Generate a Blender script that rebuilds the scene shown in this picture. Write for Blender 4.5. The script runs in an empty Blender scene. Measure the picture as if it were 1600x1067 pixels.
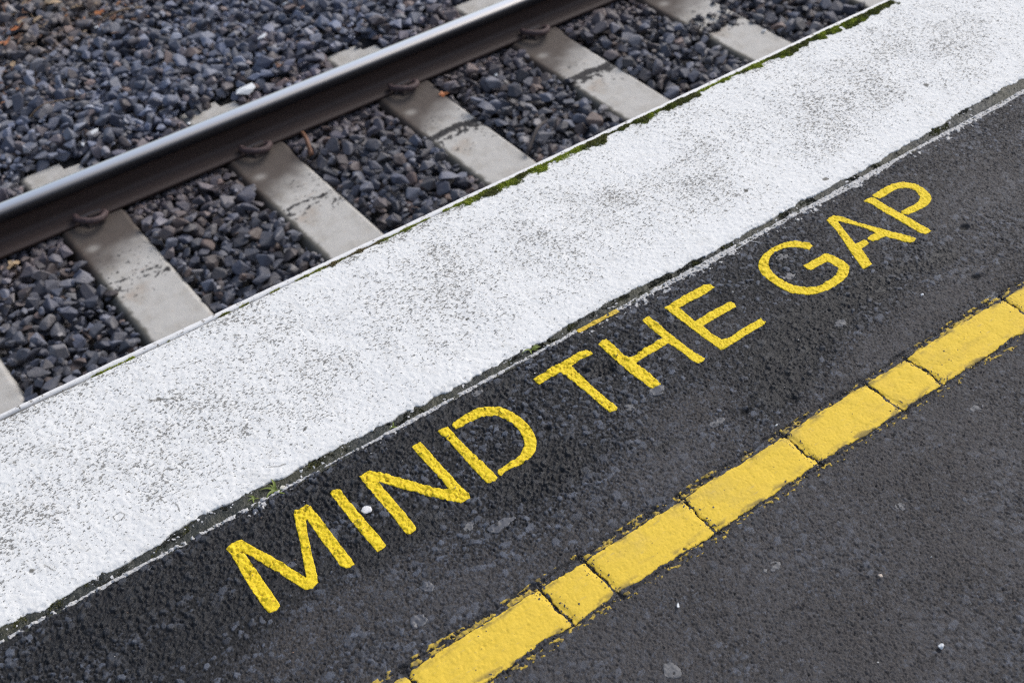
import bpy, bmesh, math, random
import numpy as np
from mathutils import Vector, Matrix

# ------------------------------------------------------------------ camera, sky, sun, exposure
sc = bpy.context.scene
COL = sc.collection
cam_d = bpy.data.cameras.new("camera")
cam = bpy.data.objects.new("camera", cam_d)
COL.objects.link(cam)
CAMPOS = Vector((0.0, -2.05516, 1.72391))
RT = (0.80991872, -0.58344785, -0.06016879)
UP = (0.42865333, 0.51875737, 0.73969393)
FW = (0.40035983, 0.62488351, -0.67024817)
M = Matrix(((RT[0], UP[0], -FW[0]), (RT[1], UP[1], -FW[1]), (RT[2], UP[2], -FW[2])))
cam.matrix_world = Matrix.Translation(CAMPOS) @ M.to_4x4()
cam_d.sensor_width = 36.0
cam_d.lens = 2090.255 / 1600 * 36
cam_d.clip_start = 0.05
cam_d.clip_end = 500
cam_d.dof.use_dof = True
cam_d.dof.focus_distance = 2.38
cam_d.dof.aperture_fstop = 5.6
sc.camera = cam

SUN_EL, SUN_AZ = math.radians(43), math.radians(78)      # azimuth measured from +Y towards +X
w = bpy.data.worlds.new("World")
sc.world = w
w.use_nodes = True
nt = w.node_tree
sky = nt.nodes.new("ShaderNodeTexSky")
sky.sky_type = 'NISHITA'
sky.sun_disc = False
sky.sun_elevation = SUN_EL
sky.sun_rotation = SUN_AZ
sky.dust_density = 3.0
sky.ozone_density = 1.0
bgn = nt.nodes["Background"]
hs = nt.nodes.new("ShaderNodeHueSaturation")        # thin high cloud: the blue is washed out
hs.inputs['Saturation'].default_value = .72
nt.links.new(sky.outputs[0], hs.inputs['Color'])
nt.links.new(hs.outputs[0], bgn.inputs[0])
bgn.inputs[1].default_value = 0.15
sd = bpy.data.lights.new("sun", 'SUN')
sd.energy = 1.25
sd.angle = math.radians(30)
sd.color = (1.0, 0.955, 0.9)
so = bpy.data.objects.new("sun", sd)
COL.objects.link(so)
sdir = Vector((math.sin(SUN_AZ) * math.cos(SUN_EL), math.cos(SUN_AZ) * math.cos(SUN_EL), math.sin(SUN_EL)))
so.rotation_euler = (-sdir).to_track_quat('-Z', 'Y').to_euler()
so.location = (0, 0, 10)
sc.view_settings.view_transform = 'Standard'
sc.view_settings.look = 'None'
sc.view_settings.gamma = 1
sc.view_settings.exposure = 0.13
sc.cycles.use_denoising = False
sc.cycles.filter_width = 1.2
sc.cycles.max_bounces = 6

rng = np.random.default_rng(7)
random.seed(7)

# ------------------------------------------------------------------ helpers
def tag(o, label=None, cat=None, group=None, kind=None):
    if label: o['label'] = label
    if cat: o['category'] = cat
    if group: o['group'] = group
    if kind: o['kind'] = kind
    return o

def link(o, parent=None):
    COL.objects.link(o)
    if parent is not None: o.parent = parent
    return o

def empty(name, loc=(0, 0, 0)):
    o = bpy.data.objects.new(name, None)
    o.empty_display_size = 0.05
    o.location = loc
    COL.objects.link(o)
    return o

def np_mesh(name, V, F, smooth=True, attrs=None):
    """V (n,3); F (m,k) faces of one size, or list of such arrays"""
    me = bpy.data.meshes.new(name)
    Fs = F if isinstance(F, list) else [F]
    V = np.asarray(V, np.float32)
    me.vertices.add(len(V))
    me.vertices.foreach_set("co", V.ravel())
    idx = np.concatenate([f.ravel() for f in Fs]).astype(np.int32)
    starts, s = [], 0
    for f in Fs:
        n, k = f.shape
        starts.append(s + np.arange(n) * k)
        s += n * k
    starts = np.concatenate(starts).astype(np.int32)
    me.loops.add(len(idx))
    me.loops.foreach_set("vertex_index", idx)
    me.polygons.add(len(starts))
    me.polygons.foreach_set("loop_start", starts)
    me.update(calc_edges=True)
    me.polygons.foreach_set("use_smooth", np.full(len(starts), smooth, dtype=bool))
    for k, a in (attrs or {}).items():
        a = np.asarray(a, np.float32)
        if a.ndim == 1:
            at = me.attributes.new(k, 'FLOAT', 'POINT')
            at.data.foreach_set("value", a)
        else:
            at = me.attributes.new(k, 'FLOAT_COLOR', 'POINT')
            if a.shape[1] == 3: a = np.hstack([a, np.ones((len(a), 1), np.float32)])
            at.data.foreach_set("color", a.ravel())
    me.update()
    return me

def mobj(name, me, m, parent=None, loc=None):
    o = bpy.data.objects.new(name, me)
    if m is not None: me.materials.append(m)
    if loc is not None: o.location = loc
    return link(o, parent)

def bm_obj(name, bm, m, parent=None, smooth=False, loc=None):
    me = bpy.data.meshes.new(name)
    bm.normal_update()
    bm.to_mesh(me)
    bm.free()
    if smooth: me.polygons.foreach_set("use_smooth", np.ones(len(me.polygons), dtype=bool))
    return mobj(name, me, m, parent, loc)

def add_box(bm, x0, x1, y0, y1, z0, z1):
    vs = [bm.verts.new(p) for p in [(x0, y0, z0), (x1, y0, z0), (x1, y1, z0), (x0, y1, z0), (x0, y0, z1), (x1, y0, z1), (x1, y1, z1), (x0, y1, z1)]]
    for f in ((3, 2, 1, 0), (4, 5, 6, 7), (0, 1, 5, 4), (1, 2, 6, 5), (2, 3, 7, 6), (3, 0, 4, 7)):
        bm.faces.new([vs[i] for i in f])
    return vs

def _hash(ix, iy, seed):
    h = (ix.astype(np.int64) * 374761393 + iy.astype(np.int64) * 668265263 + seed * 2147483647) & 0xFFFFFFFF
    h = ((h ^ (h >> 13)) * 1274126177) & 0xFFFFFFFF
    h = ((h ^ (h >> 16)) * 2246822519) & 0xFFFFFFFF
    return ((h ^ (h >> 15)) & 0xFFFFFF).astype(np.float32) / np.float32(0xFFFFFF)

def vnoise(x, y, s, seed=0):
    x = np.asarray(x, np.float64) / s
    y = np.asarray(y, np.float64) / s
    # rotate the lattice so it never lines up with the geometry
    ca, sa = math.cos(seed * 1.7 + .4), math.sin(seed * 1.7 + .4)
    x, y = x * ca - y * sa, x * sa + y * ca
    ix = np.floor(x); iy = np.floor(y)
    fx = x - ix; fy = y - iy
    fx = fx * fx * (3 - 2 * fx); fy = fy * fy * (3 - 2 * fy)
    a = _hash(ix, iy, seed); b = _hash(ix + 1, iy, seed); c = _hash(ix, iy + 1, seed); d = _hash(ix + 1, iy + 1, seed)
    return ((a * (1 - fx) + b * fx) * (1 - fy) + (c * (1 - fx) + d * fx) * fy).astype(np.float32) * 2 - 1

def fbm(x, y, s, seed=0, o=3, g=.5):
    r, a, t = 0, 1.0, 0
    for k in range(o):
        r = r + a * vnoise(x, y, s / 2 ** k, seed + 11 * k)
        t += a
        a *= g
    return r / t

def sstep(a, b, x):
    t = np.clip((x - a) / (b - a), 0, 1)
    return t * t * (3 - 2 * t)

def seg_dist(x, y, pts, closed=False):
    best = np.full(x.shape, 1e9)
    n = len(pts)
    for i in range(n if closed else n - 1):
        ax, ay = pts[i]; bx, by = pts[(i + 1) % n]
        dx, dy = bx - ax, by - ay
        t = np.clip(((x - ax) * dx + (y - ay) * dy) / (dx * dx + dy * dy + 1e-12), 0, 1)
        best = np.minimum(best, (x - ax - t * dx) ** 2 + (y - ay - t * dy) ** 2)
    return np.sqrt(best)

def poly_sdf(x, y, pts):
    """positive inside"""
    d = seg_dist(x, y, pts, True)
    ins = np.zeros(x.shape, bool)
    n = len(pts)
    for i in range(n):
        ax, ay = pts[i]; bx, by = pts[(i + 1) % n]
        c = ((ay > y) != (by > y)) & (x < (bx - ax) * (y - ay) / (by - ay + 1e-12) + ax)
        ins ^= c
    return np.where(ins, d, -d)

# ------------------------------------------------------------------ materials
class Mat:
    def __init__(s, name, rough=.6, base=(.5, .5, .5), metal=0., spec=.5):
        s.m = bpy.data.materials.new(name)
        s.m.use_nodes = True
        s.nt = s.m.node_tree
        s.b = s.nt.nodes["Principled BSDF"]
        s.b.inputs["Roughness"].default_value = rough
        s.b.inputs["Base Color"].default_value = (*base, 1)
        s.b.inputs["Metallic"].default_value = metal
        s.b.inputs["Specular IOR Level"].default_value = spec
        s.tc = s.n("ShaderNodeTexCoord").outputs["Object"]
    def n(s, t, **kw):
        nd = s.nt.nodes.new(t)
        for k, v in kw.items(): setattr(nd, k, v)
        return nd
    def put(s, sock, v):
        if isinstance(v, bpy.types.NodeSocket): s.nt.links.new(v, sock)
        elif isinstance(v, (tuple, list)) and len(v) == 3 and sock.type == 'RGBA': sock.default_value = (*v, 1)
        else: sock.default_value = v
    def noise(s, scale, detail=3, rough=.55, vec=None, out=0, stretch=None):
        nd = s.n("ShaderNodeTexNoise")
        v = vec if vec is not None else s.tc
        if stretch:
            mp = s.n("ShaderNodeMapping")
            mp.inputs["Scale"].default_value = stretch
            s.put(mp.inputs[0], v); v = mp.outputs[0]
        s.put(nd.inputs["Vector"], v)
        nd.inputs["Scale"].default_value = scale
        nd.inputs["Detail"].default_value = detail
        nd.inputs["Roughness"].default_value = rough
        return nd.outputs[out]
    def voro(s, scale, feature='F1', out="Distance"):
        nd = s.n("ShaderNodeTexVoronoi", feature=feature)
        s.put(nd.inputs["Vector"], s.tc)
        nd.inputs["Scale"].default_value = scale
        return nd.outputs[out]
    def math(s, op, a, b=0., c=None, clamp=False):
        nd = s.n("ShaderNodeMath", operation=op)
        nd.use_clamp = clamp
        s.put(nd.inputs[0], a); s.put(nd.inputs[1], b)
        if c is not None: s.put(nd.inputs[2], c)
        return nd.outputs[0]
    def rng(s, v, a, b, c=0., d=1., smooth=False):
        nd = s.n("ShaderNodeMapRange")
        if smooth: nd.interpolation_type = 'SMOOTHSTEP'
        for i, q in enumerate((v, a, b, c, d)): s.put(nd.inputs[i], q)
        return nd.outputs[0]
    def mix(s, f, a, b, mode='MIX'):
        nd = s.n("ShaderNodeMix", data_type='RGBA', blend_type=mode)
        s.put(nd.inputs[0], f); s.put(nd.inputs[6], a); s.put(nd.inputs[7], b)
        return nd.outputs[2]
    def attr(s, name, out="Fac"):
        return s.n("ShaderNodeAttribute", attribute_name=name).outputs[out]
    def col(s, v): s.put(s.b.inputs["Base Color"], v)
    def rgh(s, v): s.put(s.b.inputs["Roughness"], v)
    def bump(s, h, dist=.001, strength=1.):
        nd = s.n("ShaderNodeBump")
        nd.inputs["Strength"].default_value = strength
        nd.inputs["Distance"].default_value = dist
        s.put(nd.inputs["Height"], h)
        if s.b.inputs["Normal"].is_linked: s.put(nd.inputs["Normal"], s.b.inputs["Normal"].links[0].from_socket)
        s.put(s.b.inputs["Normal"], nd.outputs[0])

# asphalt: bitumen matrix with bluish stone faces
ma = Mat("asphalt", rough=.55, spec=.42)
st = ma.attr("stone"); tn = ma.attr("tint"); dk = ma.attr("tar"); wn = ma.attr("worn")
mat_c = ma.mix(ma.noise(9, 4), (.020, .0195, .022), (.040, .038, .040))
mat_c = ma.mix(ma.math('MULTIPLY', ma.noise(420, 3), .6), mat_c, (.088, .080, .076))
st_c = ma.mix(tn, (.013, .016, .024), (.125, .145, .19))
fleck = ma.voro(430, out="Color")
mat_c = ma.mix(ma.rng(ma.noise(800, 2), .45, .7, 0, .8), mat_c, ma.mix(fleck, (.018, .018, .02), (.125, .115, .11)))
st_c = ma.mix(ma.rng(ma.noise(500, 3), .42, .68, 0, .45), st_c, (.02, .022, .028))
c = ma.mix(st, mat_c, st_c)
c = ma.mix(ma.math('MULTIPLY', wn, ma.rng(ma.noise(260, 3), .35, .65)), c, (.072, .069, .073))
c = ma.mix(ma.rng(ma.noise(35, 4), .60, .74, 0, .35), c, (.075, .060, .048))
opn = ma.attr('open')
c = ma.mix(ma.math('MULTIPLY', opn, ma.rng(st, 0, 1, .88, .15)), c, (.009, .010, .013))
c = ma.mix(dk, c, (.008, .009, .011))
damp = ma.attr('damp')
c = ma.mix(ma.math('MULTIPLY', damp, .90), c, (.006, .007, .010))
glint = ma.rng(ma.noise(900, 1), .80, .84)
c = ma.mix(ma.math('MULTIPLY', glint, .5), c, (.6, .6, .62))
ma.col(c)
ma.rgh(ma.math('SUBTRACT', ma.rng(st, 0, 1, .70, .52), ma.math('MULTIPLY', damp, .20)))
ma.bump(ma.noise(420, 4, .65), .0022, .9)
MA_ASPHALT = ma.m

# white masonry paint on the coping
mw = Mat("white_paint_worn", rough=.8, spec=.25)
dens = mw.attr("dens"); spot = mw.attr("spot")
n1 = mw.noise(215, 4, .66, stretch=(.8, 1.25, 1)); n2 = mw.noise(95, 3, .6)
nn = mw.math('ADD', mw.math('MULTIPLY', n1, .72), mw.math('MULTIPLY', n2, .28))
thr = mw.rng(dens, 0, 1, .638, .476)
sp = mw.rng(mw.math('SUBTRACT', nn, thr), -.012, .035, smooth=True)
white = mw.mix(mw.noise(14, 3), (.85, .862, .852), (.77, .78, .77))
white = mw.mix(mw.math('MULTIPLY', mw.rng(dens, .45, 1), .22), white, (.56, .55, .50))
dirt = mw.mix(mw.noise(60, 2), (.055, .052, .045), (.17, .155, .13))
c = mw.mix(mw.math('MULTIPLY', sp, .74), white, dirt)
c = mw.mix(mw.rng(mw.noise(26, 5, .65), .54, .74, 0, .30), c, (.44, .43, .39))
c = mw.mix(spot, c, (.085, .078, .062))
mw.col(c)
mw.bump(mw.math('MULTIPLY', sp, -1.), .0016, .9)
mw.bump(mw.noise(260, 5, .70), .0012, .6)
MA_WHITE = mw.m

mt = Mat("white_paint_clean", rough=.5)
c = mt.mix(mt.noise(30, 3), (.90, .90, .90), (.74, .74, .73))
c = mt.mix(mt.rng(mt.noise(90, 5, .65), .58, .64), c, (.20, .18, .15))
mt.col(c); mt.bump(mt.noise(200, 3), .0006, .6)
MA_TRIM = mt.m

ml = Mat("white_line_paint", rough=.6)
c = ml.mix(ml.noise(60, 3), (.66, .66, .66), (.40, .40, .39))
c = ml.mix(ml.rng(ml.noise(300, 3), .56, .64), c, (.10, .10, .10))
ml.col(c); ml.bump(ml.noise(300, 3), .001, .7)
MA_WLINE = ml.m

my = Mat("yellow_letter_paint", rough=.62, spec=.3)
pit = my.attr("pit")
c = my.mix(my.noise(45, 3), (.90, .69, .018), (.86, .62, .018))
c = my.mix(my.rng(my.noise(230, 3), .60, .70), c, (.62, .36, .02))
c = my.mix(my.math('MULTIPLY', my.rng(my.noise(520, 2), .665, .71), .7), c, (.14, .10, .03))
c = my.mix(pit, c, (.10, .075, .02))
my.col(c); my.bump(my.noise(420, 4, .6), .0014, .8)
MA_YEL = my.m

mb = Mat("yellow_band_paint", rough=.7, spec=.25)
pit = mb.attr("pit")
streak = mb.noise(60, 4, .6, stretch=(.18, 1.6, 1))
c = mb.mix(streak, (.79, .545, .05), (.82, .59, .075))
c = mb.mix(mb.rng(mb.noise(20, 3), .50, .70, 0, .5), c, (.78, .54, .07))
c = mb.mix(mb.rng(mb.noise(170, 3, stretch=(.3, 1.4, 1)), .64, .74, 0, .55), c, (.50, .40, .18))
c = mb.mix(mb.rng(mb.noise(120, 4), .69, .73), c, (.10, .085, .05))
c = mb.mix(pit, c, (.12, .10, .06))
mb.col(c); smg = mb.rng(mb.noise(7, 5, .7), .54, .74, 0, .42)
c = mb.mix(smg, c, (.42, .33, .13))
mb.col(c); mb.bump(streak, .0010, .5); mb.bump(mb.noise(350, 3), .0006, .5)
MA_BAND = mb.m

def simple(name, c1, c2, sc_, rough=.7, bump=.001, bscale=None, metal=0.):
    k = Mat(name, rough=rough, metal=metal)
    k.col(k.mix(k.rng(k.noise(sc_, 4), .3, .7), c1, c2))
    if bump: k.bump(k.noise(bscale or sc_ * 3, 4), bump, .8)
    return k.m

MA_JOINT = None
mj = Mat("joint_dirt", rough=.5)
c = mj.mix(mj.rng(mj.noise(7, 3), .42, .6), (.022, .027, .026), (.040, .041, .022))
c = mj.mix(mj.rng(mj.noise(150, 4), .55, .7), c, (.012, .013, .010))
c = mj.mix(mj.rng(mj.noise(280, 2), .68, .72), c, (.4, .4, .38))
mj.col(c); mj.bump(mj.noise(180, 4), .004, .9)
MA_JOINT = mj.m

mg = Mat("gravel_stone", rough=.5)
c = mg.attr("col", "Color")
c = mg.mix(mg.rng(mg.noise(60, 4), .35, .7, 0, .45), c, mg.mix(.5, c, (.16, .14, .125)))
c = mg.mix(mg.rng(mg.noise(260, 3), .60, .75, 0, .5), c, (.24, .235, .235))
mg.col(c); mg.rgh(mg.rng(mg.noise(30, 2), .3, .7, .42, .68))
mg.bump(mg.noise(120, 4, .6), .003, .8)
MA_GRAVEL = mg.m
MA_BED = simple("gravel_bed_fines", (.018, .018, .02), (.05, .048, .048), 60, .8, .01)
MA_EARTH = simple("earth", (.05, .045, .035), (.10, .09, .06), 3, .9, .02)

ms = Mat("sleeper_concrete", rough=.75)
stn = ms.attr("stain"); dr = ms.attr("drip"); eg = ms.attr("algae")
c = ms.mix(ms.noise(12, 4), (.57, .56, .535), (.44, .43, .40))
c = ms.mix(ms.rng(ms.noise(150, 3), .55, .75, 0, .4), c, (.34, .31, .26))
c = ms.mix(ms.rng(ms.noise(22, 3, stretch=(.5, 2.5, 1)), .66, .74, 0, .5), c, (.38, .24, .15))
c = ms.mix(ms.rng(ms.noise(9, 5, .65), .48, .70, 0, .5), c, (.30, .27, .22))
c = ms.mix(ms.rng(ms.noise(5, 4), .60, .72, 0, .35), c, (.36, .24, .15))
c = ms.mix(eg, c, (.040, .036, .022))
c = ms.mix(stn, c, (.062, .046, .038))
c = ms.mix(dr, c, (.025, .024, .025))
ms.col(c); ms.bump(ms.noise(260, 4), .0012, .6)
MA_SLEEPER = ms.m

mr = Mat("rail_steel_rusty", rough=.6)
c = mr.mix(mr.noise(25, 4, stretch=(.15, 1, 1)), (.034, .021, .018), (.074, .050, .044))
c = mr.mix(mr.rng(mr.noise(90, 5, .7), .55, .75, 0, .5), c, (.085, .05, .038))
mr.col(c); mr.bump(mr.noise(220, 3), .0012, .5)
MA_RAIL = mr.m
mh = Mat("rail_head_polished", rough=.22, metal=1.)
pol_shade = mh.attr("polish_shade")
c = mh.mix(pol_shade, (.050, .050, .058), (.93, .92, .91))  # worn shine on top, dark reflection painted into the near corner's colour
mh.col(c)
mh.rgh(mh.math('ADD', mh.rng(pol_shade, 0, 1, .50, .17), mh.rng(mh.noise(40, 3, stretch=(.04, 2, 1)), .3, .7, -.03, .06)))
mh.bump(mh.noise(300, 2, stretch=(.03, 1, 1)), .0002, .3)
MA_HEAD = mh.m
MA_CLIP = simple("clip_rusty_steel", (.060, .042, .045), (.13, .085, .085), 90, .62, .003)
MA_IRON = simple("cast_iron_dirty", (.030, .025, .025), (.07, .052, .048), 60, .7, .002)
MA_NYLON = simple("insulator_grey", (.05, .045, .05), (.09, .08, .085), 60, .6, .001)
MA_WALL = simple("platform_wall_concrete", (.22, .21, .19), (.34, .32, .29), 8, .85, .004)

mm = Mat("moss", rough=.85)
c = mm.attr("col", "Color")
mm.col(c); mm.bump(mm.noise(500, 3), .002, .8)
MA_MOSS = mm.m
MA_QUARTZ = simple("white_stone", (.62, .66, .70), (.78, .81, .83), 40, .5, .002)
MA_GUM = simple("chewing_gum_grey", (.095, .098, .105), (.20, .20, .205), 160, .7, .0012, 300)
MA_GUMW = simple("chewing_gum_white", (.60, .61, .63), (.93, .92, .91), 90, .5, .001, 200)
MA_TAR = simple("dark_smooth_patch", (.060, .066, .080), (.105, .110, .125), 60, .42, .0004, 300)
MA_LEAFO = simple("dry_leaf_orange", (.36, .10, .03), (.50, .20, .07), 60, .6, .001)
MA_LEAFT = simple("dry_leaf_tan", (.48, .33, .19), (.62, .47, .30), 60, .6, .001)
MA_LEAFB = simple("dry_leaf_brown", (.13, .06, .035), (.24, .12, .07), 60, .6, .001)
MA_TWIG = simple("twig_bark", (.16, .11, .07), (.28, .20, .12), 60, .8, .001)
MA_STICK = simple("dark_stick", (.035, .03, .032), (.07, .06, .06), 60, .7, .001)
MA_GRASS = simple("weed_green", (.10, .14, .02), (.24, .30, .06), 40, .6, 0)

# ------------------------------------------------------------------ the paved surface as a height field
AX0, AX1, AY0, AY1, RES = -0.62, 3.30, -2.00, -0.488, 0.0016
gx = np.arange(AX0, AX1, RES); gy = np.arange(AY0, AY1, RES)
NX, NY = len(gx), len(gy)
X, Y = np.meshgrid(gx, gy, indexing='ij')
# how open (rough, stone rich) the surface is: 1 = open texture, 0 = closed and smooth
ROUGHZ = [(1.442, -.80, .17, .07), (.90, -.775, .12, .05), (1.66, -.77, .13, .06), (.60, -.60, .16, .07), (.10, -.56, .3, .09), (.25, -.66, .28, .09),
          (1.05, -.55, .14, .04), (1.20, -.61, .10, .05), (1.35, -.87, .10, .04), (.84, -.62, .15, .10), (.45, -.60, .2, .08), (1.55, -.60, .1, .06), (.02, -.75, .15, .08), (1.09, -.60, .05, .03)]
SMOOTHZ = [(1.15, -.80, .10, .05), (.45, -.80, .13, .05), (1.75, -.88, .14, .04), (1.55, -.9, .10, .05), (1.30, -.66, .10, .05), (.62, -.88, .1, .05), (1.05, -.88, .08, .05), (2.1, -.7, .2, .1)]
def open_field(x, y):
    r = .42 + .30 * sstep(-1.0, -.6, y) * sstep(2.2, 1.0, x) - .30 * sstep(-.93, -1.1, y)
    for cx, cy, sx, sy in ROUGHZ: r = r + .40 * np.exp(-((x - cx) / sx) ** 2 - ((y - cy) / sy) ** 2)
    for cx, cy, sx, sy in SMOOTHZ: r = r - .40 * np.exp(-((x - cx) / sx) ** 2 - ((y - cy) / sy) ** 2)
    return np.clip(r + .22 * fbm(x, y, .09, 3, 4), .04, 1.0)
OPEN = open_field(X, Y).astype(np.float32)

def stones(x, y, cell, seed, rmin, rmax, k=1.3):
    """max over polygonal facetted stones on a jittered grid -> height (0..1 scale), tint, mask"""
    x = x.astype(np.float32); y = y.astype(np.float32)
    ix = np.floor(x / cell); iy = np.floor(y / cell)
    best = np.full(x.shape, -9., np.float32); tint = np.zeros(x.shape, np.float32)
    for dx in (-1, 0, 1):
        for dy in (-1, 0, 1):
            cx = ix + dx; cy = iy + dy
            h = [_hash(cx, cy, seed + q) for q in range(7)]
            px = x / cell - (cx + .5 + (h[0] - .5) * .9); py = y / cell - (cy + .5 + (h[1] - .5) * .9)
            rad = rmin + (rmax - rmin) * h[2] ** 1.6
            an = h[3] * 6.283
            e_ = 1.0 + .55 * h[4]
            ea, eb = np.cos(an), np.sin(an)
            px, py = (px * ea + py * eb) / e_, (-px * eb + py * ea) * e_ ** .5
            pd = np.full(x.shape, -9., np.float32)
            for q in range(5):
                a2 = an + q * 1.2566 + (h[4] - .5) * .5 * ((q * 7) % 3 - 1)
                f = 1.0 + .38 * (((q * 5 + 3) % 4) / 3. - .5) * (1 if q % 2 else -1)
                pd = np.maximum(pd, px * np.cos(a2) + py * np.sin(a2) - rad * f)
            top = h[5] + (np.cos(an * 3) * px + np.sin(an * 5) * py) * .55
            hh = top - k * np.maximum(pd, 0) * 6 - .12 * np.maximum(pd + .07, 0) * 4
            m = hh > best
            best = np.where(m, hh, best)
            tint = np.where(m & (pd < .06), h[6], tint)
    return best, tint

h1, t1 = stones(X, Y, .0125, 21, .16, .46)
h2, t2 = stones(X, Y, .0064, 51, .22, .46)
h4, t4 = stones(X, Y, .0036, 67, .24, .50, 1.0)
h3, t3 = stones(X, Y, .026, 83, .14, .30, 1.8)
sparse = sstep(.55, .8, _hash(np.floor(X / .026), np.floor(Y / .026), 5))
matrix = .0011 * fbm(X, Y, .012, 9, 4) + .0016 * fbm(X, Y, .15, 14, 2)
A1 = .0050 * (.26 + OPEN); A2 = .0028 * (.40 + .8 * OPEN)
A4 = .0017 * (.65 + .5 * OPEN)
matrix = matrix + (h4 - .55) * A4 * (1 - .45 * sstep(.5, .9, OPEN))
s1 = (h1 - .95 + .62 * OPEN) * A1
s2 = (h2 - .62 + .30 * OPEN) * A2
s3 = (h3 - .92 + .40 * OPEN) * .0036 * (.3 + OPEN)
H = np.maximum(np.maximum(matrix, s1), np.maximum(s2, s3)).astype(np.float32)
STONE = np.where(s1 >= H - 1e-7, sstep(.0, .0003, s1 - matrix), np.where(s3 >= H - 1e-7, sstep(0, .0006, s3 - matrix), sstep(0, .0005, s2 - matrix) * .75)).astype(np.float32)
TINT = np.where(s1 >= H - 1e-7, t1 ** 1.6 * 1.25, np.where(s3 >= H - 1e-7, .35 + .6 * t3, t2 * .8)).astype(np.float32)
# deeper pits between stones where the texture is open
H -= (.0016 * np.maximum(OPEN - .5, 0) * (1 - STONE) * (.5 + .5 * fbm(X, Y, .01, 71, 2))).astype(np.float32)
TAR = (sstep(.40, .95, OPEN) * (1 - STONE) * .80).astype(np.float32)
pk = sstep(.42, .62, fbm(X, Y, .007, 91, 2)) * sstep(.9, .3, OPEN)
H -= (.0011 * pk).astype(np.float32); TAR = np.maximum(TAR, (pk * .55).astype(np.float32))
STONE *= (.72 + .28 * sstep(.2, .7, OPEN + .3 * fbm(X, Y, .03, 88, 2)))
WORN = (sstep(.30, .05, OPEN) * .8 * (1 - .5 * STONE)).astype(np.float32)

def groove(pts, wd, depth, seed, tar=.9):
    global H, TAR, STONE
    xs = [p[0] for p in pts]; ys = [p[1] for p in pts]
    i0, i1 = np.searchsorted(gx, min(xs) - .03), np.searchsorted(gx, max(xs) + .03)
    j0, j1 = np.searchsorted(gy, min(ys) - .03), np.searchsorted(gy, max(ys) + .03)
    x, y = X[i0:i1, j0:j1], Y[i0:i1, j0:j1]
    xx = x + .006 * fbm(x, y, .03, seed, 3); yy = y + .006 * fbm(x, y, .03, seed + 4, 3)
    d = seg_dist(xx, yy, pts)
    wv = wd * (1 + 1.1 * fbm(x, y, .025, seed + 9, 3))
    m = sstep(wv * 1.6, wv * .4, d)
    H[i0:i1, j0:j1] -= (m * depth).astype(np.float32)
    TAR[i0:i1, j0:j1] = np.maximum(TAR[i0:i1, j0:j1], m * tar)

CRACKS = [.469, .7205, .812, 1.019, 1.256, 1.460, 1.566, 1.8335, 2.06]
YB, YT = -1.0375, -.9525
for i, cx in enumerate(CRACKS):
    groove([(cx - .002, YT + .012), (cx, YT - .02), (cx + .004, YB - .004)], .0048, .004, 100 + i)
groove([(.1, YT + .012), (2.3, YT + .012)], .0030, .0028, 140, .6)
groove([(.1, YB - .004), (2.3, YB - .004)], .0024, .0020, 150, .45)
# small holes in the surface
for hx, hy, hr in [(1.850, -.877, .010), (1.953, -.759, .010), (.945, -.675, .006), (1.118, -.622, .018), (1.085, -.600, .010), (1.245, -.866, .010), (1.33, -.896, .014)]:
    d = np.sqrt(((X - hx) / 1.5) ** 2 + (Y - hy) ** 2) + .004 * fbm(X, Y, .012, 31, 2)
    m = sstep(hr, hr * .3, d)
    H -= (.006 * m).astype(np.float32); TAR = np.maximum(TAR, (m * .9).astype(np.float32))

def blur(A, n, it=2):
    for _ in range(it):
        for ax in (0, 1):
            c = np.cumsum(np.pad(A, [(n + 1, n) if a == ax else (0, 0) for a in (0, 1)], mode='edge'), axis=ax, dtype=np.float64)
            A = (c[2 * n + 1:] - c[:-2 * n - 1] if ax == 0 else c[:, 2 * n + 1:] - c[:, :-2 * n - 1]) / (2 * n + 1)
    return A.astype(np.float32)
HB1 = blur(H, 1, 1); HB4 = blur(H, 4, 2)

def samp(A, x, y):
    u = np.clip((x - AX0) / RES, 0, NX - 1.001); v = np.clip((y - AY0) / RES, 0, NY - 1.001)
    i = u.astype(int); j = v.astype(int); fu = u - i; fv = v - j
    return A[i, j] * (1 - fu) * (1 - fv) + A[i + 1, j] * fu * (1 - fv) + A[i, j + 1] * (1 - fu) * fv + A[i + 1, j + 1] * fu * fv

VIS = [(.751, 1.632), (2.801, -.23), (1.174, -1.529), (-.039, -.579)]      # the photograph's footprint on the platform
def grid_tiles(xs, ys, keep):
    """quads of a grid (indices into the ravelled ij grid) where keep is true at the cell"""
    nx, ny = len(xs), len(ys)
    I, J = np.meshgrid(np.arange(nx - 1), np.arange(ny - 1), indexing='ij')
    k = keep[:-1, :-1]
    I, J = I[k], J[k]
    a = I * ny + J
    return np.stack([a, a + ny, a + ny + 1, a + 1], 1)

def compact(V, F, attrs):
    used = np.zeros(len(V), bool); used[F.ravel()] = True
    mp = np.cumsum(used) - 1
    return V[used], mp[F], {k: a[used] for k, a in attrs.items()}

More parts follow.
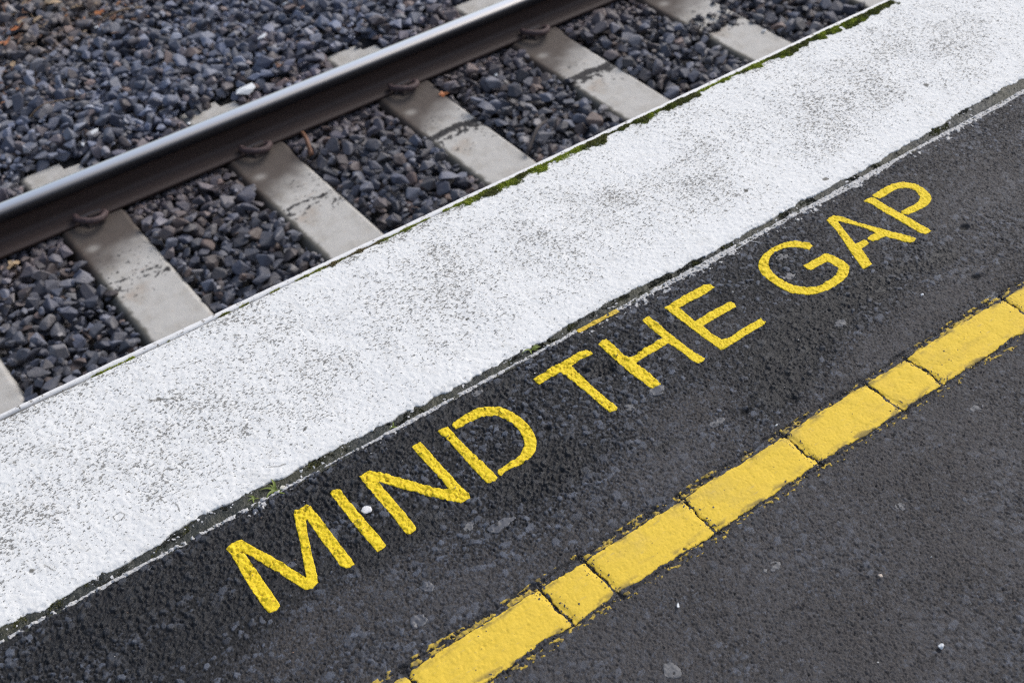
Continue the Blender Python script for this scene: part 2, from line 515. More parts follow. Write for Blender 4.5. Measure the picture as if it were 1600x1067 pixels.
# asphalt: fine inside the footprint (plus a margin), coarse around it
inside = poly_sdf(X[::6, ::6], Y[::6, ::6], VIS)
insf = np.repeat(np.repeat(inside, 6, 0), 6, 1)[:NX, :NY]
edge_y = -.503 + .0018 * fbm(X, Y, .02, 61, 3) + .003 * fbm(X, Y, .2, 62, 2)
keep = (insf > -.05) & (Y < edge_y)
V = np.stack([X, Y, H], -1).reshape(-1, 3)
DAMPZ = [(1.40, -.80, .13, .06), (1.50, -.76, .10, .04), (1.68, -.775, .11, .045), (.90, -.77, .10, .05), (.84, -.72, .08, .06), (1.345, -.875, .06, .03), (1.12, -.62, .07, .03), (1.30, -.62, .06, .03),
         (.55, -.57, .28, .05), (.15, -.57, .3, .06), (.60, -.72, .12, .04), (.86, -.54, .14, .04), (.40, -.68, .08, .05), (1.08, -.84, .05, .02), (1.85, -.80, .05, .03), (1.62, -.70, .06, .03), (.2, -.68, .12, .04)]
DAMP = np.zeros(X.shape, np.float32)
for cx, cy, sx, sy in DAMPZ: DAMP += np.exp(-((X - cx) / sx) ** 2 - ((Y - cy) / sy) ** 2).astype(np.float32)
DAMP = sstep(.32, .85, DAMP + .55 * fbm(X, Y, .06, 95, 5, .6)).astype(np.float32)
at = dict(damp=DAMP.ravel(), open=sstep(.30, .85, OPEN).ravel(), stone=STONE.ravel(), tint=TINT.ravel(), tar=TAR.ravel(), worn=WORN.ravel())
Fq = grid_tiles(gx, gy, keep)
Vf, Ff, af = compact(V, Fq, at)
asphalt = empty("asphalt_pavement", (0, 0, 0))
tag(asphalt, kind='structure')
o = mobj("wearing_course", np_mesh("wearing_course", Vf, Ff, True, af), MA_ASPHALT, asphalt)
S = 4
Xc, Yc = X[::S, ::S], Y[::S, ::S]
kc = (insf[::S, ::S] <= -.04) & (Yc < -.506)
Vc = np.stack([Xc, Yc, HB1[::S, ::S] - .0006], -1).reshape(-1, 3)
Fc = grid_tiles(gx[::S], gy[::S], kc)
ac = {k: v.reshape(NX, NY)[::S, ::S].ravel() for k, v in at.items()}
Vc, Fc, ac = compact(Vc, Fc, ac)
o = mobj("wearing_course", np_mesh("wearing_course", Vc, Fc, True, ac), MA_ASPHALT, asphalt)
bm = bmesh.new()
for x0, x1, y0, y1 in [(-14, AX0 + .01, -12, -.505), (AX1 - .01, 18, -12, -.505), (AX0 + .01, AX1 - .01, -12, AY0 + .01)]:
    vs = [bm.verts.new(p) for p in ((x0, y0, .0004), (x1, y0, .0004), (x1, y1, .0004), (x0, y1, .0004))]
    bm.faces.new(vs)
bm_obj("wearing_course", bm, MA_ASPHALT, asphalt)
bm = bmesh.new()
add_box(bm, -14, 18, -12, -.522, -.30, -.016)
bm_obj("base_course", bm, MA_WALL, asphalt)

# ------------------------------------------------------------------ painted sheets
def sheet(name, x0, x1, y0, y1, res, F, Z, m, parent=None, tags=None, side=.0, extra=None):
    xs = np.arange(x0, x1 + res, res); ys = np.arange(y0, y1 + res, res)
    x, y = np.meshgrid(xs, ys, indexing='ij')
    f = F(x, y).astype(np.float64)
    cell = np.maximum.reduce([f[:-1, :-1], f[1:, :-1], f[:-1, 1:], f[1:, 1:]]) > 0
    k = np.zeros(f.shape, bool); k[:-1, :-1] = cell
    fx, fy = np.gradient(f, res)
    g2 = fx ** 2 + fy ** 2 + 1e-6
    t = np.where(f < 0, -f, 0) / g2
    px, py = fx * t, fy * t
    l = np.sqrt(px ** 2 + py ** 2) + 1e-12
    s = np.minimum(1, res * .95 / l)
    x2, y2 = x + px * s, y + py * s
    z = Z(x2, y2)
    bd = f < 0
    z = np.where(bd, z - side, z)
    V = np.stack([x2, y2, z], -1).reshape(-1, 3)
    Fc = grid_tiles(xs, ys, k)
    if len(Fc) == 0: return None
    A = {k_: fn(x2, y2, z).ravel() for k_, fn in (extra or {}).items()}
    V, Fc, A = compact(V, Fc, A)
    return mobj(name, np_mesh(name, V, Fc, True, A), m, parent)

def holes(x, y, f, lvl, seed):
    """paint missing in the deepest pits"""
    d = samp(HB4, x, y) - samp(H, x, y)
    return np.minimum(f, (lvl - d) * 2.0)

LETTERS = {
 'M': [[(0.3590,-0.5610),(0.3700,-0.5570),(0.3890,-0.5590),(0.3910,-0.5700),(0.4100,-0.6180),(0.4210,-0.6520),(0.4320,-0.6890),(0.4360,-0.7000),(0.4470,-0.6700),(0.4640,-0.6280),(0.4760,-0.5920),(0.4850,-0.5680),(0.4910,-0.5600),(0.5000,-0.5630),(0.5120,-0.5620),(0.5170,-0.5710),(0.5170,-0.6000),(0.5150,-0.6360),(0.5140,-0.6810),(0.5140,-0.7100),(0.5120,-0.7230),(0.5050,-0.7250),(0.4970,-0.7220),(0.4930,-0.7130),(0.4940,-0.6720),(0.4950,-0.6340),(0.4980,-0.5960),(0.4970,-0.5850),(0.4840,-0.6150),(0.4670,-0.6600),(0.4520,-0.7050),(0.4460,-0.7190),(0.4330,-0.7240),(0.4230,-0.7190),(0.4190,-0.7090),(0.4090,-0.6750),(0.3980,-0.6400),(0.3870,-0.6060),(0.3790,-0.5810),(0.3790,-0.6000),(0.3780,-0.6370),(0.3770,-0.6670),(0.3760,-0.7150),(0.3740,-0.7220),(0.3640,-0.7260),(0.3550,-0.7240),(0.3530,-0.7090),(0.3530,-0.6670),(0.3570,-0.6140),(0.3610,-0.5750)]],
 'I': [[(0.5580,-0.5630),(0.5660,-0.5620),(0.5770,-0.5650),(0.5750,-0.5790),(0.5750,-0.6110),(0.5750,-0.6620),(0.5750,-0.7020),(0.5740,-0.7220),(0.5650,-0.7250),(0.5560,-0.7240),(0.5550,-0.7080),(0.5550,-0.6690),(0.5560,-0.6160),(0.5580,-0.5800)]],
 'N': [[(0.6170,-0.5630),(0.6260,-0.5620),(0.6370,-0.5610),(0.6490,-0.5740),(0.6690,-0.6050),(0.6890,-0.6360),(0.7030,-0.6630),(0.7250,-0.6880),(0.7260,-0.6590),(0.7270,-0.6160),(0.7280,-0.5610),(0.7350,-0.5600),(0.7460,-0.5610),(0.7470,-0.5690),(0.7460,-0.5870),(0.7450,-0.6380),(0.7440,-0.6840),(0.7450,-0.7180),(0.7410,-0.7250),(0.7240,-0.7240),(0.7110,-0.7080),(0.6860,-0.6720),(0.6570,-0.6240),(0.6370,-0.5960),(0.6370,-0.6250),(0.6360,-0.6730),(0.6340,-0.7210),(0.6310,-0.7250),(0.6160,-0.7270),(0.6140,-0.7180),(0.6160,-0.6740),(0.6160,-0.6160)]],
 'D': [[(0.7850,-0.5590),(0.7960,-0.5560),(0.8060,-0.5600),(0.8040,-0.5880),(0.8040,-0.6330),(0.8060,-0.6860),(0.8060,-0.7160),(0.7980,-0.7200),(0.7900,-0.7190),(0.7850,-0.7140),(0.7840,-0.7040),(0.7850,-0.6510),(0.7880,-0.5930)],
   [(0.8130,-0.5640),(0.8190,-0.5580),(0.8450,-0.5550),(0.8610,-0.5540),(0.8760,-0.5560),(0.8880,-0.5620),(0.8990,-0.5700),(0.9080,-0.5790),(0.9130,-0.5880),(0.9180,-0.6030),(0.9210,-0.6170),(0.9220,-0.6350),(0.9210,-0.6500),(0.9190,-0.6640),(0.9160,-0.6750),(0.9110,-0.6860),(0.9040,-0.6950),(0.8940,-0.7060),(0.8860,-0.7110),(0.8740,-0.7150),(0.8620,-0.7170),(0.8370,-0.7160),(0.8250,-0.7120),(0.8130,-0.7170),(0.8110,-0.7100),(0.8160,-0.7030),(0.8370,-0.7020),(0.8610,-0.7010),(0.8700,-0.6970),(0.8770,-0.6920),(0.8870,-0.6850),(0.8930,-0.6750),(0.8970,-0.6650),(0.9000,-0.6540),(0.9020,-0.6400),(0.9000,-0.6280),(0.8990,-0.6150),(0.8960,-0.6040),(0.8900,-0.5940),(0.8820,-0.5860),(0.8730,-0.5800),(0.8620,-0.5770),(0.8390,-0.5750),(0.8250,-0.5760),(0.8140,-0.5730)]],
 'T': [[(1.0000,-0.5580),(1.0140,-0.5570),(1.0510,-0.5560),(1.0740,-0.5560),(1.0940,-0.5550),(1.1150,-0.5550),(1.1240,-0.5580),(1.1290,-0.5650),(1.1280,-0.5740),(1.1030,-0.5730),(1.0760,-0.5740),(1.0740,-0.6000),(1.0720,-0.6560),(1.0730,-0.6900),(1.0740,-0.7140),(1.0690,-0.7180),(1.0560,-0.7150),(1.0550,-0.7060),(1.0540,-0.6660),(1.0530,-0.6200),(1.0500,-0.5760),(1.0230,-0.5750),(1.0000,-0.5760),(0.9990,-0.5700)]],
 'H': [[(1.1520,-0.5600),(1.1620,-0.5580),(1.1730,-0.5590),(1.1730,-0.5740),(1.1710,-0.6050),(1.1710,-0.6290),(1.2130,-0.6250),(1.2580,-0.6250),(1.2590,-0.5920),(1.2600,-0.5610),(1.2720,-0.5580),(1.2780,-0.5590),(1.2770,-0.5820),(1.2760,-0.6400),(1.2770,-0.6930),(1.2810,-0.7180),(1.2740,-0.7210),(1.2620,-0.7190),(1.2590,-0.7070),(1.2600,-0.6750),(1.2570,-0.6420),(1.2130,-0.6430),(1.1740,-0.6450),(1.1760,-0.6700),(1.1750,-0.7020),(1.1720,-0.7190),(1.1550,-0.7180),(1.1520,-0.7090),(1.1500,-0.6700),(1.1490,-0.6430),(1.1500,-0.6160),(1.1510,-0.5930),(1.1510,-0.5710)]],
 'E': [[(1.3180,-0.5590),(1.3470,-0.5580),(1.3850,-0.5560),(1.4230,-0.5570),(1.4330,-0.5630),(1.4340,-0.5750),(1.4030,-0.5790),(1.3670,-0.5770),(1.3390,-0.5770),(1.3370,-0.6050),(1.3370,-0.6280),(1.3790,-0.6260),(1.4280,-0.6280),(1.4300,-0.6360),(1.4260,-0.6460),(1.4020,-0.6460),(1.3670,-0.6460),(1.3390,-0.6470),(1.3370,-0.6730),(1.3400,-0.7000),(1.3580,-0.7040),(1.3920,-0.7010),(1.4390,-0.7020),(1.4370,-0.7090),(1.4400,-0.7140),(1.4320,-0.7180),(1.3880,-0.7180),(1.3490,-0.7200),(1.3270,-0.7210),(1.3200,-0.7180),(1.3190,-0.6930),(1.3180,-0.6460),(1.3180,-0.5980)]],
 'G': [[(1.6750,-0.6050),(1.6740,-0.5960),(1.6700,-0.5870),(1.6630,-0.5770),(1.6560,-0.5700),(1.6480,-0.5650),(1.6390,-0.5610),(1.6270,-0.5590),(1.6140,-0.5580),(1.5970,-0.5590),(1.5810,-0.5610),(1.5670,-0.5670),(1.5560,-0.5730),(1.5470,-0.5810),(1.5390,-0.5920),(1.5350,-0.6010),(1.5320,-0.6110),(1.5310,-0.6260),(1.5310,-0.6410),(1.5310,-0.6580),(1.5340,-0.6750),(1.5390,-0.6860),(1.5470,-0.6980),(1.5570,-0.7080),(1.5670,-0.7140),(1.5800,-0.7200),(1.5940,-0.7230),(1.6090,-0.7240),(1.6260,-0.7230),(1.6420,-0.7210),(1.6560,-0.7170),(1.6700,-0.7090),(1.6820,-0.6990),(1.6860,-0.6820),(1.6840,-0.6610),(1.6790,-0.6420),(1.6730,-0.6390),(1.6460,-0.6390),(1.6140,-0.6390),(1.6140,-0.6520),(1.6160,-0.6580),(1.6390,-0.6580),(1.6610,-0.6590),(1.6620,-0.6750),(1.6630,-0.6890),(1.6500,-0.6970),(1.6400,-0.7010),(1.6270,-0.7030),(1.6130,-0.7040),(1.6000,-0.7040),(1.5880,-0.7010),(1.5780,-0.6960),(1.5700,-0.6890),(1.5630,-0.6810),(1.5570,-0.6710),(1.5530,-0.6590),(1.5510,-0.6440),(1.5510,-0.6310),(1.5520,-0.6190),(1.5550,-0.6070),(1.5600,-0.5970),(1.5670,-0.5880),(1.5780,-0.5790),(1.5870,-0.5740),(1.5990,-0.5710),(1.6080,-0.5710),(1.6180,-0.5720),(1.6260,-0.5740),(1.6340,-0.5780),(1.6410,-0.5830),(1.6510,-0.5930),(1.6560,-0.6020),(1.6590,-0.6100)]],
 'A': [[(1.7570,-0.5630),(1.7670,-0.5600),(1.7800,-0.5610),(1.7900,-0.5780),(1.8010,-0.6120),(1.8190,-0.6510),(1.8340,-0.6830),(1.8470,-0.7090),(1.8500,-0.7220),(1.8400,-0.7250),(1.8290,-0.7200),(1.8180,-0.6980),(1.8080,-0.6760),(1.7920,-0.6760),(1.7780,-0.6730),(1.7740,-0.6640),(1.7770,-0.6580),(1.7880,-0.6570),(1.8020,-0.6560),(1.7990,-0.6370),(1.7930,-0.6200),(1.7840,-0.6010),(1.7790,-0.5890),(1.7730,-0.5780),(1.7630,-0.6010),(1.7520,-0.6320),(1.7430,-0.6570),(1.7660,-0.6580),(1.7690,-0.6630),(1.7670,-0.6720),(1.7410,-0.6750),(1.7330,-0.6950),(1.7200,-0.7240),(1.6970,-0.7210),(1.7030,-0.7050),(1.7220,-0.6600),(1.7470,-0.6030)]],
 'P': [[(1.8930,-0.5630),(1.9220,-0.5620),(1.9380,-0.5620),(1.9520,-0.5620),(1.9660,-0.5660),(1.9750,-0.5710),(1.9840,-0.5800),(1.9900,-0.5890),(1.9920,-0.6000),(1.9920,-0.6130),(1.9900,-0.6260),(1.9870,-0.6370),(1.9780,-0.6500),(1.9660,-0.6570),(1.9540,-0.6600),(1.9380,-0.6610),(1.9250,-0.6600),(1.8990,-0.6570),(1.8920,-0.6460),(1.8980,-0.6400),(1.9230,-0.6420),(1.9380,-0.6420),(1.9520,-0.6390),(1.9640,-0.6320),(1.9700,-0.6210),(1.9740,-0.6090),(1.9700,-0.5960),(1.9640,-0.5880),(1.9570,-0.5840),(1.9500,-0.5810),(1.9390,-0.5800),(1.9150,-0.5820),(1.8950,-0.5810),(1.8910,-0.5710)],
   [(1.8640,-0.5660),(1.8860,-0.5660),(1.8890,-0.5760),(1.8880,-0.6070),(1.8910,-0.6510),(1.8920,-0.6890),(1.8930,-0.7240),(1.8750,-0.7250),(1.8710,-0.7140),(1.8700,-0.6700),(1.8680,-0.6260),(1.8690,-0.5850)]],
}
LET_LABEL = {
 'M': "big yellow painted letter M, first letter of the word MIND on the asphalt",
 'I': "single straight yellow painted bar, the letter I of MIND beside a white gum spot",
 'N': "yellow painted letter N of the word MIND between the I and the D",
 'D': "yellow painted letter D with gaps between its bow and its stem, last letter of MIND",
 'T': "yellow painted letter T, first letter of the word THE on the asphalt",
 'H': "yellow painted letter H of THE with a blue grey spot at its foot",
 'E': "yellow painted letter E with three arms, last letter of the word THE",
 'G': "round yellow painted letter G, first letter of the word GAP",
 'A': "yellow painted letter A with a break in its crossbar, middle letter of GAP",
 'P': "yellow painted letter P, last letter of GAP and nearest the upper right",
}
for k, polys in LETTERS.items():
    P = np.vstack([np.array(p) for p in polys])
    x0, y0 = P.min(0) - .006; x1, y1 = P.max(0) + .006
    cx, cy = float((x0 + x1) / 2), float((y0 + y1) / 2)
    sd_ = ord(k)
    parts = []
    def F(x, y, polys=polys, sd_=sd_):
        f = np.full(x.shape, -1.)
        for p in polys: f = np.maximum(f, poly_sdf(x, y, p))
        f = f + .0007 * fbm(x, y, .008, sd_, 3) + .0004
        return holes(x, y, f, .0030 + .0008 * vnoise(x, y, .03, sd_ + 1), sd_)
    def Z(x, y): return .62 * samp(H, x, y) + .20 * samp(HB1, x, y) + .18 * samp(HB4, x, y) + .0010
    ex = dict(pit=lambda x, y, z: sstep(.0013, .0027, samp(HB4, x, y) - samp(H, x, y)) * .6)
    o = sheet("painted_letter", x0, x1, y0, y1, .0012, F, Z, MA_YEL, None, side=.0008, extra=ex)
    tag(o, LET_LABEL[k], "painted letter", "yellow letters spelling the warning")

# the broad yellow line, broken by cracks
line = empty("yellow_line", (1.2, -.995, 0))
tag(line, "broad yellow safety line with cracks across it, painted along the platform below the words", "painted line")
LP = (-1.2, .995, 0)
ends = [.10] + CRACKS + [2.30]
def Zb(x, y): return .30 * samp(H, x, y) + .70 * samp(HB4, x, y) + .0013 + .0005 * fbm(x * .2, y, .006, 4, 2)
def body(x, y, a, b, i):
    wl = .0065 * fbm(y * 0 + i * 3.3, y, .03, 300, 3); wr = .0065 * fbm(y * 0 + (i + 1) * 3.3, y, .03, 300, 3)
    cw = .0016 + .0036 * np.maximum(0, fbm(y * 0 + i, y, .018, 370, 3)); left = x - (a + wl + cw); right = (b + wr - cw) - x
    bot = y - (YB + .0055 * fbm(x, y * .3, .05, 310, 4) - .001)
    top = (YT + .0055 * fbm(x, y * .3, .05, 330, 4)) - y
    def smin(p, q, k=.0045):
        h = np.clip(.5 + .5 * (q - p) / k, 0, 1)
        return q * (1 - h) + p * h - k * h * (1 - h)
    f = smin(smin(left, right), smin(top, bot))
    f = f + .0026 * fbm(x, y, .009, 340, 4)
    # chips near the rims, few inside
    rim = np.minimum(np.minimum(top, bot), np.minimum(left, right) + .003)
    chip = fbm(x * .5, y, .010, 350, 4) - (.46 + 26 * np.clip(np.minimum(rim, bot), 0, .02) + .12 * (bot > .03))
    return np.minimum(f, -chip * .004)
for i in range(len(ends) - 1):
    a, b = ends[i], ends[i + 1]
    o = sheet("painted_segment", a - .004, b + .004, YB - .008, YT + .008, .0015, lambda x, y: body(x, y, a, b, i), Zb, MA_BAND, line, side=.0014,
              extra=dict(pit=lambda x, y, z: np.clip(sstep(.016, .0, np.minimum(y - YB, YT - y)) * sstep(-.05, .40, fbm(x * .35, y, .008, 380, 4) + .25 * fbm(x, y * .3, .08, 381, 2)) * .75
                         + .14 * sstep(.2, .55, fbm(x * .3, y, .02, 382, 5, .65)), 0, 1)))
    o.location = LP[0] * 1.0, LP[1] * 1.0, 0
def fringe(x, y):
    up = np.minimum(y - (YT + .0010), (YT + .0160 + .007 * fbm(x, y * .5, .05, 361, 3)) - y)
    dn = np.minimum((YB - .0045) - y, y - (YB - .021 + .004 * fbm(x, y, .05, 362, 2)))
    n = fbm(x * .75, y, .011, 363, 5, .6)
    fu = np.minimum(up, (n - .13 - .40 * fbm(x, y * .2, .07, 364, 3)) * .006)
    fd = np.minimum(dn, (fbm(x * .6, y, .0042, 365, 4) - .03 - 16 * (YB - .006 - y) + .22 * fbm(x, y * .2, .1, 366, 2) - .16) * .004)
    f = np.maximum(fu, fd)
    fade = sstep(2.1, 1.5, x)
    f = np.where(y > YT, np.minimum(f, (fade - .25) * .01 + f), f)
    return holes(x, y, f, .0007, 1)
def Zf(x, y): return .8 * samp(H, x, y) + .2 * samp(HB1, x, y) + .0008
o = sheet("worn_paint_edge", .1, 2.3, YB - .030, YT + .024, .0015, fringe, Zf, MA_BAND, line, side=.0006,
          extra=dict(pit=lambda x, y, z: .38 + .45 * sstep(-.1, .3, fbm(x, y, .005, 77, 2))))
o.location = LP[0], LP[1], 0
o['kind'] = 'stuff'

# thin white line along the edge of the asphalt
def wl(x, y):
    wdt = .0075 + .0035 * fbm(x, y * 0, .12, 401, 2) + .0045 * sstep(1.1, 1.35, x) * (1 + fbm(x, y * 0, .08, 402, 2)) - .002 * sstep(.9, .3, x)
    top = (-.5015 + .0015 * fbm(x, y * 0, .02, 403, 2)) - y
    bot = y - (-.5015 - wdt + .0032 * fbm(x, y, .012, 404, 3))
    f = np.minimum(top, bot)
    f = np.minimum(f, (.35 + .25 * sstep(.5, 1.1, x) - fbm(x, y, .014, 405, 3)) * .006)
    # scuffed white further in, upper part of the platform
    n = fbm(x, y, .008, 406, 4) + .35 * fbm(x, y, .09, 407, 2) - .34
    zone = np.minimum(y + .528, -.5 - y)
    g = np.minimum(zone, (n - .25 * sstep(1.2, .9, x)) * .006)
    f = np.maximum(f, g)
    yl = sstep(.052, .044, np.abs(x - 1.193))
    f = np.where(yl > .5, np.minimum(f, .001 - np.abs(y + .520) * 1 + .006), f)
    return holes(x, y, f, .0013, 3)
o = sheet("white_line", -.3, 3.1, -.53, -.498, .0014, wl, Zf, MA_WLINE, None, side=.0006)
tag(o, "thin ragged white painted line along the edge of the asphalt beside the dark joint", "painted line")
def yr(x, y):
    return np.minimum(np.minimum(.0050 + .001 * fbm(x, y * 0, .02, 411, 2) - np.abs(y + .5075), .050 - np.abs(x - 1.193)), (.6 - fbm(x, y, .01, 412, 2)) * .005)
o = sheet("yellow_paint_remnant", 1.13, 1.26, -.52, -.49, .0014, yr, lambda x, y: Zf(x, y) + .0006, MA_BAND, None, side=.0006,
          extra=dict(pit=lambda x, y, z: .15 * (x > 0)))
tag(o, "short thin streak of yellow paint beside the joint, above the T and H", "painted streak")

# ------------------------------------------------------------------ flat spots on the asphalt
SPOTS = [
 (.588, -.637, .0085, .0075, MA_GUMW, "gum_spot", "small round white gum spot between the letters I and N", .0026, .1),
 (.752, -.806, .027, .011, MA_TAR, "smooth_patch", "long smooth blue grey patch on the asphalt below the N and D", .0018, .1),
 (1.089, -.728, .010, .009, MA_GUM, "gum_spot", "pale grey gum spot beside the foot of the T", .0016, .6),
 (1.156, -.727, .017, .011, MA_TAR, "gum_spot", "round blue grey flattened gum at the foot of the H", .0016, .1),
 (.896, -.523, .010, .008, MA_GUM, "gum_spot", "worn grey gum spot above the bow of the D", .0014, .9),
 (1.604, -.591, .015, .009, MA_GUM, "gum_spot", "pale worn gum spot inside the G, the upper one", .0013, 1.),
 (1.571, -.643, .015, .009, MA_TAR, "gum_spot", "faint dark grey gum spot inside the G, the lower one", .0013, .8),
 (.788, -1.198, .013, .014, MA_GUM, "gum_spot", "speckled pale gum spot by the lower edge of the photo, below the yellow line", .0018, .8),
 (1.039, -1.150, .017, .009, MA_GUM, "gum_spot", "worn grey gum spot on the plain asphalt just below the yellow line", .0013, 1.2),
 (1.290, -1.188, .013, .010, MA_GUM, "gum_spot", "faint grey gum spot far out on the asphalt at the right", .0012, 1.1),
 (1.545, -.807, .014, .009, MA_GUM, "gum_spot", "grey scuffed gum spot in the coarse asphalt below the letter G", .0016, .8),
 (1.563, -1.117, .014, .010, MA_GUM, "gum_spot", "grey gum spot below the yellow line at the right edge of the photo", .0013, 1.1),
 (1.189, -.855, .017, .008, MA_GUM, "gum_spot", "pale worn gum spot just above the yellow line, left of its small dark hole", .0013, 1.2),
 (.582, -.837, .013, .012, MA_TAR, "gum_spot", "blue grey gum spot below the letter I, the upper of two", .0013, 1.),
 (.535, -.882, .014, .013, MA_TAR, "gum_spot", "round blue grey gum spot above the lower end of the yellow line", .0014, .6),
 (.704, -.776, .012, .009, MA_GUM, "gum_spot", "grey gum spot touching the left end of the long smooth patch", .0013, .9),
 (1.825, -.936, .020, .008, MA_GUM, "gum_spot", "pale grey smear at the upper edge of the yellow line, far right", .0015, .9),
 (.43, -.66, .010, .007, MA_TAR, "gum_spot", "small smooth grey spot inside the letter M", .0014, .5),
]
for i, (cx, cy, rx, ry, m_, nm, lab, th, wear) in enumerate(SPOTS):
    def F(x, y):
        u = np.sqrt(((x - cx) / rx) ** 2 + ((y - cy) / ry) ** 2)
        f = (1 - u + .50 * fbm(x, y, .014, 500 + i, 4)) * min(rx, ry)
        if wear > .3:
            f = np.minimum(f, (.46 - .32 * wear - fbm(x, y, .0055, 520 + i, 3) * .9 + .25 * (1 - u)) * .005)
        return f
    def Z(x, y): return (.3 if wear < .3 else .85) * samp(HB1, x, y) + (.7 if wear < .3 else .15) * samp(HB4, x, y) + th * (.75 if wear < .3 else .5)
    o = sheet(nm, cx - rx * 1.5, cx + rx * 1.5, cy - ry * 1.5, cy + ry * 1.5, .0012, F, Z, m_, None, side=.0012)
    tag(o, lab, "gum spot" if nm == "gum_spot" else "patch", "gum spots trodden into the asphalt" if nm == "gum_spot" else None)

# ------------------------------------------------------------------ coping (the white platform edge)
CX0, CX1, CRES = -.5, 3.3, .0017
DENS = [(2.04, -.20, .16, .09), (1.40, -.22, .20, .10), (1.06, -.24, .16, .10), (1.59, -.29, .15, .08), (2.14, -.33, .2, .1), (2.5, -.22, .2, .12),
        (.81, -.235, .14, .07), (.49, -.20, .16, .08), (.11, -.26, .12, .10), (1.81, -.25, .15, .08), (.62, -.33, .15, .08), (1.05, -.13, .18, .05), (1.42, -.20, .08, .05)]
def dens_f(x, y):
    d = .37 + .28 * fbm(x, y, .14, 601, 5, .6) + .22 * fbm(x, y, .04, 605, 3)
    for cx, cy, sx, sy in DENS: d = d + .15 * np.exp(-((x - cx) / sx) ** 2 - ((y - cy) / sy) ** 2)
    d = d * (.50 + .50 * sstep(-.47, -.38, y))
    d = d + .45 * sstep(-.05, -.022, y) * (.4 + .6 * fbm(x, y, .05, 609, 2))
    return np.clip(d, 0, 1)
EDGE = [(-.6, -.478), (0, -.470), (.071, -.482), (.166, -.480), (.248, -.477), (.354, -.454), (.429, -.463), (.514, -.470), (.568, -.465), (.668, -.475), (.776, -.479),
        (.887, -.483), (.992, -.479), (1.07, -.487), (1.132, -.476), (1.289, -.470), (1.451, -.487), (1.622, -.490), (1.781, -.481), (1.941, -.490), (2.146, -.474),
        (2.364, -.453), (2.511, -.462), (3.4, -.47)]
EX, EY = np.array(EDGE).T
def coping_edge(x, y): return -.4815 + .55 * (np.interp(x, EX, EY) + .4765) + .0075 * fbm(x, y, .030, 621, 5, .62) + .0035 * vnoise(x, y, .008, 627) * sstep(-.3, .3, fbm(x, y * 0, .07, 628, 2)) + .002
MARKS = [([(.333, -.412), (.336, -.425), (.333, -.437)], .0009), ([(.405, -.150), (.425, -.158), (.440, -.170), (.448, -.184)], .0013),
         ([(.236, -.374), (.249, -.373), (.255, -.382), (.246, -.391), (.235, -.387), (.236, -.374)], .0007), ([(.10, -.400), (.105, -.41), (.112, -.424)], .0007), ([(.505, -.443), (.520, -.452), (.53, -.455)], .0009)]
def coping_z(x, y):
    z = .0006 * fbm(x, y, .016, 631, 3) + .0008 * fbm(x, y, .006, 635, 2) + .0018 * fbm(x, y, .12, 638, 2)
    z = z + .0015
    e = y - coping_edge(x, y)
    z = z - .003 * sstep(.012, .0, e)
    z = z - .003 * sstep(-.020, -.0145, y)
    return z
def spot_f(x, y):
    s = np.zeros(x.shape)
    for pts, wd in MARKS:
        d = seg_dist(x + .002 * fbm(x, y, .01, 641, 2), y + .002 * fbm(x, y, .01, 642, 2), pts)
        s = np.maximum(s, sstep(wd * 1.8, wd * .5, d) * .85)
    for cx, cy, r in [(1.166, -.202, .0055), (2.309, -.345, .009), (.08, -.40, .006), (.422, -.156, .007), (1.86, -.46, .008), (.6, -.40, .004), (1.0, -.34, .004), (1.7, -.38, .005)]:
        s = np.maximum(s, sstep(r, r * .6, np.hypot(x - cx, y - cy) + .004 * fbm(x, y, .008, 644, 2)) * .85)
    s = np.maximum(s, .9 * sstep(.0035, .0, y - coping_edge(x, y)) * sstep(-.2, .3, fbm(x, y, .02, 647, 2)) * .6)
    s = np.maximum(s, sstep(-.0175, -.0145, y + .003 * fbm(x, y, .02, 648, 2)) * .85)
    s = np.maximum(s, .9 * sstep(-.0215, -.0185, y + .004 * fbm(x, y, .03, 649, 3)) * sstep(.36, .28, x))
    return s
coping = empty("platform_coping", (0, 0, 0))
tag(coping, "wide white painted concrete coping with speckled worn paint along the platform edge", "platform edge")
xs = np.arange(CX0, CX1, CRES)
def Fc(x, y): return np.minimum(y - coping_edge(x, y), -.0125 - y)
o = sheet("painted_top", CX0, CX1, -.50, -.010, CRES, Fc, coping_z, MA_WHITE, coping, side=.006,
          extra=dict(dens=lambda x, y, z: dens_f(x, y), spot=lambda x, y, z: spot_f(x, y)))
# the clean rounded arris on the track side
prof = [(-.0140, -.004), (-.0125, .0012), (-.0095, .0030), (-.0040, .0030), (-.0008, .0018), (.0010, -.0015), (.0012, -.012), (.0008, -.070), (-.015, -.072)]
xs = np.arange(CX0, CX1, .004)
n = len(prof)
V = np.zeros((len(xs), n, 3), np.float32)
for k, (py, pz) in enumerate(prof):
    V[:, k, 0] = xs
    V[:, k, 1] = py + .0011 * fbm(xs, xs * 0 + k * .01, .03, 651, 3) + .0012 * fbm(xs, xs * 0, .4, 655, 2) + (.003 * sstep(.55, .1, xs) if k < 3 else 0)
    V[:, k, 2] = pz + .0005 * fbm(xs, xs * 0 + k * .01, .02, 653, 2)
I, J = np.meshgrid(np.arange(len(xs) - 1), np.arange(n - 1), indexing='ij')
a = (I * n + J).ravel()
mobj("edge_lip", np_mesh("edge_lip", V.reshape(-1, 3), np.stack([a, a + 1, a + n + 1, a + n], 1), True), MA_TRIM, coping)
bm = bmesh.new()
add_box(bm, -14, 18, -.474, -.0135, -.075, -.0075)
add_box(bm, -14, CX0 + .002, -.474, -.001, -.073, .001)
add_box(bm, CX1 - .006, 18, -.474, -.001, -.073, .001)
bm_obj("slab", bm, MA_TRIM, coping)
bm = bmesh.new()
